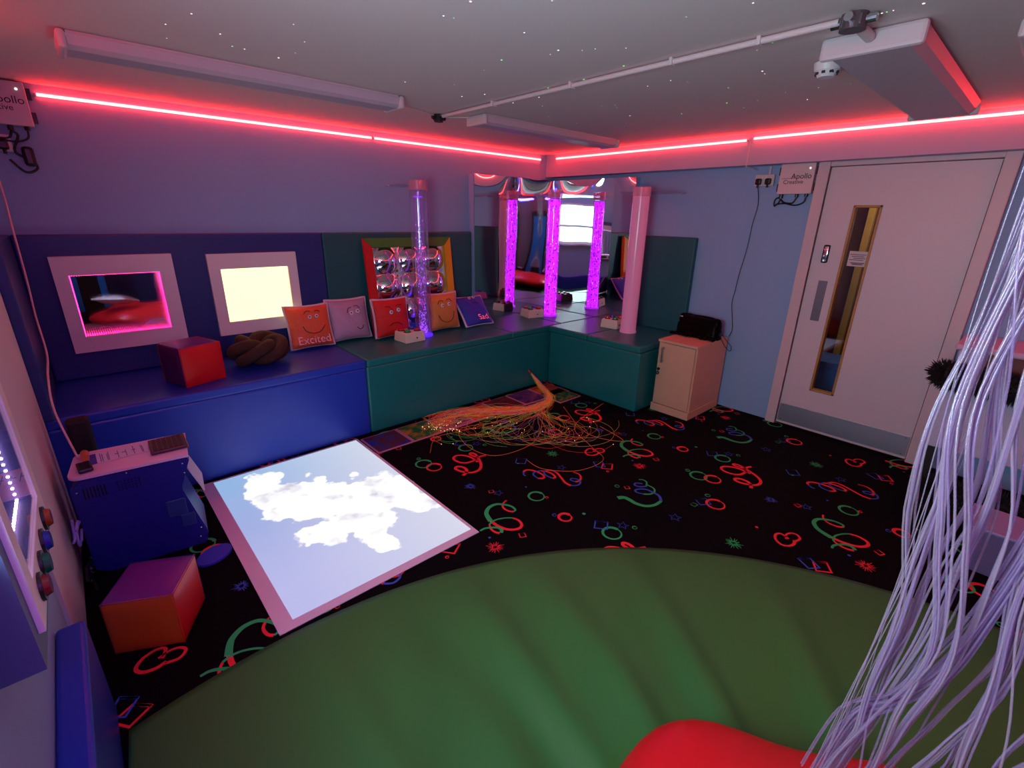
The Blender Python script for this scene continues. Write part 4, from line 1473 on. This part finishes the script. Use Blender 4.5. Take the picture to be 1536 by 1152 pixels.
for k, (x, y, rz, lab, c2) in enumerate(((-.165, -.06, .08, 'black remote control on the left end of the console lid', BLACK), (-.172, .055, .0, 'orange-topped cylinder plug lying behind the black remote', mat('copper_cap', lin(200, 110, 70), .4)))):
    t = lay('remote_control' if k == 0 else 'cable_plug', (x, y), None, lab, 'remote control' if k == 0 else 'plug', rz)
    bm = bmesh.new()
    if k == 0:
        bx(bm, -.026, .026, -.050, .050, 0, .018, bevel=.006); finish('case', bm, c2, t, local=True)
        bm = bmesh.new()
        for a in range(2):
            for b in range(4): cyl(bm, (-.01 + .02 * a, -.03 + b * .02, .017), (-.01 + .02 * a, -.03 + b * .02, .020), .005, n=8)
        finish('buttons', bm, DARK, t, local=True)
    else:
        cyl(bm, (0, -.03, .018), (0, .03, .018), .016, n=16); finish('barrel', bm, c2, t, local=True)
        bm = bmesh.new(); cyl(bm, (0, .03, .018), (0, .045, .018), .012, n=12); finish('tip', bm, BLACK, t, local=True)
tag(box('speaker', (-4.40, -4.31, -.98, -.90, .0, .64), mat('black_cloth', lin(10, 10, 14), .7), bevel=.015), 'narrow black speaker standing behind the console', 'speaker')
# cables in the corner
r3 = random.Random(3)
for c, lab, nm, z0 in ((BLACK, 'tangle of black leads on the carpet left of the console', 'cable_tangle', .02), (mat('violet_cable', lin(150, 130, 230), .4), 'pale lilac lead looping between the wall and the console', 'lilac_cable', .25)):
    P = []
    for k in range(3 if nm == 'cable_tangle' else 2):
        P.append(smooth_path([(-4.455 + r3.uniform(0, .03), -1.45 + r3.uniform(-.1, .1), z0 + r3.uniform(0, .10)) for _ in range(6)], 6))
    tag(curve(nm, P, .005, c), lab, 'cable')
bm = bmesh.new()
g = bmesh.ops.create_circle(bm, cap_ends=True, segments=40, radius=1, matrix=Matrix.Diagonal((.085, .060, 1, 1)))
r_ = bmesh.ops.extrude_face_region(bm, geom=bm.faces[:])
bmesh.ops.translate(bm, verts=[v for v in r_['geom'] if isinstance(v, bmesh.types.BMVert)], vec=(0, 0, .012))
bmesh.ops.recalc_face_normals(bm, faces=bm.faces)
d = finish('floor_disc', bm, mat('disc_blue', lin(50, 60, 190), .5), local=True)
q = at(322, 832, 2, .01); d.location = (q.x, q.y, .003); d.rotation_euler.z = .5
tag(d, 'flat blue disc on the carpet between the console and the projected cloud mat', 'disc')

# ================================================================ INFINITY PANEL on the left wall, with four buttons
ip = thing('infinity_light_panel', 'white framed infinity light panel with rows of white LEDs on the left wall', 'infinity mirror', (XL + .06, -2.63, .86))
XF = -4.400
PY0_, PY1_, PZ0_, PZ1_ = -2.853, -2.360, .852, 1.50
jy0, jy1, jz0, jz1 = -2.800, -2.420, .940, 1.42
bm = bmesh.new()
for d_ in ((PY0_, jy0, PZ0_, PZ1_), (jy1, PY1_, PZ0_, PZ1_), (jy0, jy1, PZ0_, jz0), (jy0, jy1, jz1, PZ1_)):
    bx(bm, XF - .010, XF, d_[0], d_[1], d_[2], d_[3])
finish('frame', bm, BOARD, ip)
bm = bmesh.new()
for d_ in ((-2.895, jy0, .80, 1.56), (jy1, -2.335, .80, 1.56), (jy0, jy1, .80, jz0), (jy0, jy1, jz1, 1.56)):
    bx(bm, XL + .004, XF - .010, d_[0], d_[1], d_[2], d_[3])
finish('padded_surround', bm, mat('surround_blue', lin(78, 88, 128), .6), ip)
box('back_mirror', (XL + .004, XL + .006, jy0, jy1, jz0, jz1), MIRROR, ip)
WL = mat('white_violet_led', (1, .8, 1), emit=(1.0, .55, 1.0), es=24)
bm = bmesh.new()
for k in range(30):
    z = jz0 + .006 + (jz1 - jz0 - .012) * k / 29
    for y in (jy0 + .006, jy1 - .006):
        sph(bm, (XF - .035, y, z), .0034, 6)
for k in range(1, 24):
    y = jy0 + .006 + (jy1 - jy0 - .012) * k / 24
    for z in (jz0 + .006, jz1 - .006):
        sph(bm, (XF - .035, y, z), .0034, 6)
finish('led_dots', bm, WL, ip)['kind'] = 'stuff'
bm = bmesh.new()
bm.faces.new([bm.verts.new(q) for q in ((XF - .004, jy0, jz0), (XF - .004, jy1, jz0), (XF - .004, jy1, jz1), (XF - .004, jy0, jz1))])
finish('front_glass', bm, HALF, ip)
for y, c, nm in ((-2.460, lin(150, 66, 30), 'orange'), (-2.575, lin(20, 30, 150), 'blue'), (-2.675, lin(12, 90, 66), 'green'), (-2.762, lin(120, 14, 40), 'red')):
    bm = bmesh.new(); cyl(bm, (XF, y, .895), (XF + .006, y, .895), .030, n=24)
    b_ = finish('button_collar', bm, BLACK, ip)
    bm = bmesh.new(); cyl(bm, (XF + .004, y, .895), (XF + .016, y, .895), .024, .019, n=24)
    cc = finish('button_cap', bm, mat('cap_' + nm, c, .2), b_, origin=None)
    cc['label'] = nm + ' dome button'
# blue effect batten behind the viewer on the left wall
t = thing('blue_led_batten', 'blue LED batten on the left wall behind the viewer', 'LED strip', (XL + .03, -4.35, 1.96))
box('housing', (XL + .003, XL + .04, -4.81, -3.89, 1.95, 2.00), BLACK, t)
box('diffuser', (XL + .04, XL + .052, -4.80, -3.90, 1.957, 1.993), mat('blue_led', (.1, .1, 1), emit=(.10, .08, 1), es=6), t)

# ================================================================ GREEN ROUND MAT
def green_mat():
    m = mat('green_cloth', lin(40, 114, 52), .55, bump=.06, bscale=5, vary=.10, vscale=1.5)
    gcx, gcy, R = -3.93, -4.64, 2.345
    bm = bmesh.new()
    nth, nr = 220, 60
    rg = random.Random(4)
    folds = [(rg.uniform(0, math.tau), rg.uniform(.025, .07), rg.uniform(.012, .028) * rg.choice((1, 1, -1)), rg.uniform(-.5, .5)) for _ in range(26)]
    folds += [(1.15, .035, .045, .25), (.80, .03, .042, .2), (.55, .035, .036, .1), (1.5, .03, .036, .1), (.98, .03, .03, .3)]

    def hgt(x, y):
        d = math.hypot(x, y); t = d / R
        z = .018 + .085 * max(0, 1 - t ** 3) ** .8
        th = math.atan2(y, x)
        for a, wd, hh_, tw in folds:
            dd = (th - a - tw * (t - .6) + math.pi) % math.tau - math.pi
            z += hh_ * math.exp(-(dd / wd) ** 2) * math.sin(min(1, max(0, (t - .1) / .9)) * math.pi) ** .7
        return max(.006, z)
    rings = []
    c0 = bm.verts.new((gcx, gcy, hgt(0, 0)))
    for i in range(nth):
        th = i / nth * math.tau
        cx_, sx_ = math.cos(th), math.sin(th)
        rm = R
        if cx_ < 0: rm = min(rm, (gcx - (XL + .078)) / -cx_)
        if sx_ < 0: rm = min(rm, (gcy - (YN + .07)) / -sx_)
        col_ = []
        for j in range(1, nr + 1):
            r = rm * j / nr
            x, y = cx_ * r, sx_ * r
            col_.append(bm.verts.new((gcx + x, gcy + y, hgt(x, y) if j < nr else hgt(x, y) * .9)))
        col_.append(bm.verts.new((gcx + cx_ * rm, gcy + sx_ * rm, .003)))
        rings.append(col_)
    for i in range(nth):
        a, b = rings[i], rings[(i + 1) % nth]
        bm.faces.new((c0, a[0], b[0]))
        for j in range(nr):
            bm.faces.new((a[j], a[j + 1], b[j + 1], b[j]))
    o = finish('round_mat', bm, m, smooth=True, origin=(gcx, gcy, 0))
    tag(o, 'large round green cloth mat with creases on the carpet in the foreground', 'mat')


green_mat()

# ================================================================ RED BEANBAG and silver cushion
def beanbag(cx, cy, z0, r, h, label, m, ph=0):
    bm = bmesh.new(); n, k_ = 72, 30
    rings = []
    for j in range(k_ + 1):
        t = j / k_
        ang = -math.pi / 2 + math.pi * t
        rr = r * math.cos(ang) ** .8 if 0 < t < 1 else .0
        z = z0 + h / 2 + h / 2 * math.sin(ang)
        row = []
        for i in range(n):
            a = i / n * math.tau
            q = rr * (1 + .045 * math.cos(6 * a + ph) * math.cos(ang)) + 0
            zz = z + .018 * math.cos(6 * a + ph) * math.cos(ang) + (.02 * math.sin(3 * a + 2 * t) * math.cos(ang))
            row.append((cx + q * math.cos(a), cy + q * math.sin(a), max(z0, zz)))
        rings.append(row)
    V = [[bm.verts.new(p) for p in row] for row in rings[1:-1]]
    b0_ = bm.verts.new((cx, cy, z0)); t0_ = bm.verts.new((cx, cy, z0 + h))
    for j in range(len(V) - 1):
        for i in range(n):
            bm.faces.new((V[j][i], V[j][(i + 1) % n], V[j + 1][(i + 1) % n], V[j + 1][i]))
    for i in range(n):
        bm.faces.new((b0_, V[0][(i + 1) % n], V[0][i])); bm.faces.new((t0_, V[-1][i], V[-1][(i + 1) % n]))
    t = thing('beanbag', label, 'beanbag', (cx, cy, z0))
    finish('cover', bm, m, t, smooth=True)
    return t


beanbag(-3.56, -4.13, .165, .60, .265, 'red beanbag on the green mat at the bottom edge', RED)
cushion('silver sequin cushion lying on the red beanbag', (.8, .8, .9), (-3.80, -4.12, .50), .5, 1.35, .34, silver=SILVER, name='silver_cushion')

# made-up pad filling the mirrors in place of the person behind the camera
tp = thing('stand_in_pad', 'made-up tall black and blue pad standing in for the viewer in the corner mirrors', 'pad', (-4.12, -4.95, 0), math.radians(-42))
box_ = bmesh.new(); bx(box_, -.30, .30, -.05, .05, .12, 1.72, bevel=.045, seg=4); finish('stand_in_pad_body', box_, mat('stand_in_pad_black', lin(16, 16, 22), .4), tp, local=True)
for sx_ in (-1, 1):
    box_ = bmesh.new(); bx(box_, sx_ * .2 - .05, sx_ * .2 + .05, .045, .06, .3, 1.6, bevel=.006); finish('stand_in_pad_stripe', box_, mat('stand_in_pad_blue', lin(20, 120, 220), .4), tp, local=True)

# ================================================================ SHELF UNIT AND GARLANDS beyond the door
LIL = mat('lilac_plastic', lin(150, 138, 196), .4)
sh = thing('white_trolley', 'white unit with a pale top rail beyond the door, behind the hanging fibres', 'cabinet', (-.22, -4.15, 0))
box('carcass', (-.42, -.01, -4.62, -3.735, .30, .93), mat('unit_white', lin(206, 196, 226), .45), sh, bevel=.006)
box('top_rail', (-.46, -.01, -4.64, -3.715, .93, .965), mat('rail_pink', lin(214, 170, 200), .4), sh, bevel=.01)
box('shelf_recess', (-.426, -.42, -4.58, -3.80, .84, .925), mat('recess_brown', lin(110, 60, 60), .6), sh)
for y in (-3.76, -4.6):
    box('leg', (-.40, -.36, y - .02, y + .02, .003, .30), DARK, sh)


def fuzzy(name, path, r, label, cat, count=1500, sp=.02, m=None):
    bm = bmesh.new()
    P = smooth_path(path, 8)
    rf = random.Random(9)
    for k in range(len(P) - 1):
        cyl(bm, P[k], P[k + 1], r * .8, n=12)
    for k in range(count):
        i = rf.randrange(len(P)); c = P[i] + Vector((rf.uniform(-.01, .01),) * 3)
        d = Vector((rf.gauss(0, 1), rf.gauss(0, 1), rf.gauss(0, 1))).normalized()
        a = c + d * r * .7; b = c + d * (r + rf.uniform(0, sp))
        s = d.orthogonal().normalized() * .006
        q = d.cross(s)
        v = [bm.verts.new(a + s), bm.verts.new(a - s), bm.verts.new(b), bm.verts.new(a + q)]
        bm.faces.new((v[0], v[1], v[2])); bm.faces.new((v[1], v[3], v[2])); bm.faces.new((v[3], v[0], v[2]))
    o = finish(name, bm, m or mat('black_fluff', lin(14, 6, 14), .8))
    return tag(o, label, cat)


fuzzy('fluffy_garland', [(-.575, -3.72, .80), (-.58, -3.95, .79), (-.58, -4.2, .78), (-.575, -4.6, .77)], .088, 'black fluffy garland across the front of the white unit', 'garland', 7000, .010)
fuzzy('fluffy_heap', [(-.72, -3.85, .13), (-.74, -4.0, .13), (-.74, -4.2, .14), (-.72, -4.5, .14)], .11, 'heap of black fluffy fabric on the carpet before the white unit', 'fabric heap', 6000, .025)
tb = thing('storage_tub', 'lilac plastic tub on the carpet behind the hanging fibres', 'tub', (-1.10, -4.18, 0))
bm = bmesh.new()
vs = [bm.verts.new((sx * (.13 if z else .11) - 1.10, sy * (.15 if z else .13) - 4.18, .003 + z * .24)) for z in (0, 1) for sx, sy in ((-1, -1), (1, -1), (1, 1), (-1, 1))]
bm.faces.new(vs[3::-1])
for i in range(4): bm.faces.new((vs[i], vs[(i + 1) % 4], vs[4 + (i + 1) % 4], vs[4 + i]))
bmesh.ops.solidify(bm, geom=bm.faces[:], thickness=.005)
finish('tub_body', bm, LIL, tb)
box('lid', (-1.24, -.96, -4.34, -4.02, .235, .250), LIL, tb, bevel=.004)

# ================================================================ HANGING FIBRE OPTIC CURTAIN
ca = thing('fibre_optic_curtain', 'curtain of clear glittering side-glow fibre strands hanging at the right edge', 'fibre optic curtain', (-3.36, -4.02, H - .03))
dirn = at(1530, 600, 2, 0.0) - CAM; dirn.z = 0; dirn.normalize()
side = Vector((dirn.y, -dirn.x, 0))
C0 = CAM + dirn * .86 + side * .024; C0.z = 0
rs = random.Random(21)
clumps = []
for k in range(17):
    clumps.append(dict(s=rs.uniform(-.060, .16), d=rs.uniform(-.05, .05), a=rs.uniform(.008, .018), f=rs.uniform(6, 9), p=rs.uniform(0, math.tau), a2=rs.uniform(.002, .005), f2=rs.uniform(12, 17), p2=rs.uniform(0, math.tau)))
clumps[0]['s'] = -.075; clumps[1]['s'] = -.060; clumps[2]['s'] = -.045; clumps[3]['s'] = -.02


def bow(z):
    K = ((2.3, -.010), (1.42, -.016), (1.22, .002), (1.02, .014), (.85, .002), (.6, -.02))
    for (za, va), (zb_, vb) in zip(K, K[1:]):
        if z >= zb_:
            t = (za - z) / (za - zb_)
            t = t * t * (3 - 2 * t)
            return va + (vb - va) * t
    return -.02


def strand(cl, spread, zt, zb):
    o1, o2 = rs.gauss(0, spread), rs.gauss(0, spread)
    ph = rs.uniform(0, math.tau); am = rs.uniform(.001, .004); fr = rs.uniform(4, 9)
    P = []
    n = 46
    for k in range(n + 1):
        z = zt + (zb - zt) * k / n
        tie = .2 + 1.1 * (0.5 + .5 * math.sin(z * 8.5 + cl['p'] * 3)) ** 1.5
        s = cl['s'] + cl['a'] * math.sin(cl['f'] * z + cl['p']) + cl['a2'] * math.sin(cl['f2'] * z + cl['p2']) + o1 * tie + am * math.sin(fr * z + ph)
        d = cl['d'] + cl['a'] * .6 * math.cos(cl['f'] * z + cl['p']) + o2 * tie + am * math.cos(fr * z + ph)
        top = max(0, (z - 1.75) / .5)
        s += bow(z)
        P.append(C0 + side * s + dirn * d + Vector((0, 0, z)))
    return P


def fibre_mat(name, alpha, col, em, ec):
    m = bpy.data.materials.new(name)
    m.use_nodes = True
    nt = m.node_tree; nt.nodes.clear(); N = nt.nodes.new; L = nt.links.new
    out = N('ShaderNodeOutputMaterial'); tr = N('ShaderNodeBsdfTransparent'); pb = N('ShaderNodeBsdfPrincipled'); mx = N('ShaderNodeMixShader')
    tr.inputs[0].default_value = (.93, .9, .97, 1)
    pb.inputs['Base Color'].default_value = (*col, 1); pb.inputs['Roughness'].default_value = .14
    pb.inputs['Specular IOR Level'].default_value = 1.0
    pb.inputs['Coat Weight'].default_value = 1.0; pb.inputs['Coat Roughness'].default_value = .08
    tc = N('ShaderNodeTexCoord'); vz = N('ShaderNodeTexVoronoi'); vz.inputs['Scale'].default_value = 300
    cr = N('ShaderNodeValToRGB'); cr.color_ramp.elements[0].position = .0; cr.color_ramp.elements[0].color = (5, 4.4, 5, 1); cr.color_ramp.elements[1].position = .17; cr.color_ramp.elements[1].color = (*ec, 1)
    nz = N('ShaderNodeTexNoise'); nz.inputs['Scale'].default_value = 38
    L(tc.outputs['Object'], vz.inputs['Vector']); L(vz.outputs['Distance'], cr.inputs[0])
    L(cr.outputs[0], pb.inputs['Emission Color'])
    pb.inputs['Emission Strength'].default_value = em
    mx.inputs[0].default_value = alpha
    L(tr.outputs[0], mx.inputs[1]); L(pb.outputs[0], mx.inputs[2]); L(mx.outputs[0], out.inputs[0])
    return m


STR = fibre_mat('clear_fibre', .38, (.42, .34, .42), .07, (.10, .06, .11))
STV = fibre_mat('violet_fibre', .36, (.34, .25, .42), .08, (.12, .07, .18))
for nm, m, cnt in (('clear_strands', STR, 70), ('violet_strands', STV, 46)):
    paths = []
    for k in range(cnt):
        cl = clumps[k % len(clumps)] if k < 60 else rs.choice(clumps)
        paths.append(strand(cl, .0032 if rs.random() < .75 else .012, H - .05, rs.uniform(.61, .70)))
    curve(nm, paths, .00165, m, ca, res=2)['kind'] = 'stuff'
# loose strands drifting to the left
paths = []
for k in range(9):
    s0_ = rs.uniform(-.085, -.06); P = []
    for j in range(31):
        z = H - .05 - j * .052
        P.append(C0 + side * (s0_ + .010 * math.sin(z * 5 + k) - .03 * max(0, 1.1 - z)) + dirn * (.02 * math.cos(z * 3 + k)) + Vector((0, 0, z)))
    paths.append(P)
curve('loose_strands', paths, .0009, STR, ca, res=1)['kind'] = 'stuff'
# bundle swept to the front left near the floor
paths = []
for k in range(26):
    j1 = Vector((rs.gauss(0, .007), rs.gauss(0, .007), rs.gauss(0, .007)))
    P = [C0 + side * .05 + Vector((0, 0, 1.35)) + j1, C0 + side * .03 + Vector((0, 0, 1.12)) + j1, C0 + side * .01 + dirn * .0 + Vector((0, 0, .98)) + j1 * 1.5,
         C0 + side * -.025 + Vector((0, 0, .88)) + j1, C0 + side * -.065 + Vector((0, 0, .80)) + j1 * 1.6, C0 + side * -.085 + Vector((0, 0, .62)) + j1 * 2]
    paths.append(smooth_path(P, 7))
curve('swept_strands', paths, .0015, STV, ca, res=2)['kind'] = 'stuff'
bm = bmesh.new(); q = C0 + Vector((0, 0, 0))
cyl(bm, (q.x, q.y, H - .05), (q.x, q.y, H - .001), .13, n=32)
finish('ceiling_ring', bm, PVCW, ca)

print('objects', len(bpy.data.objects))
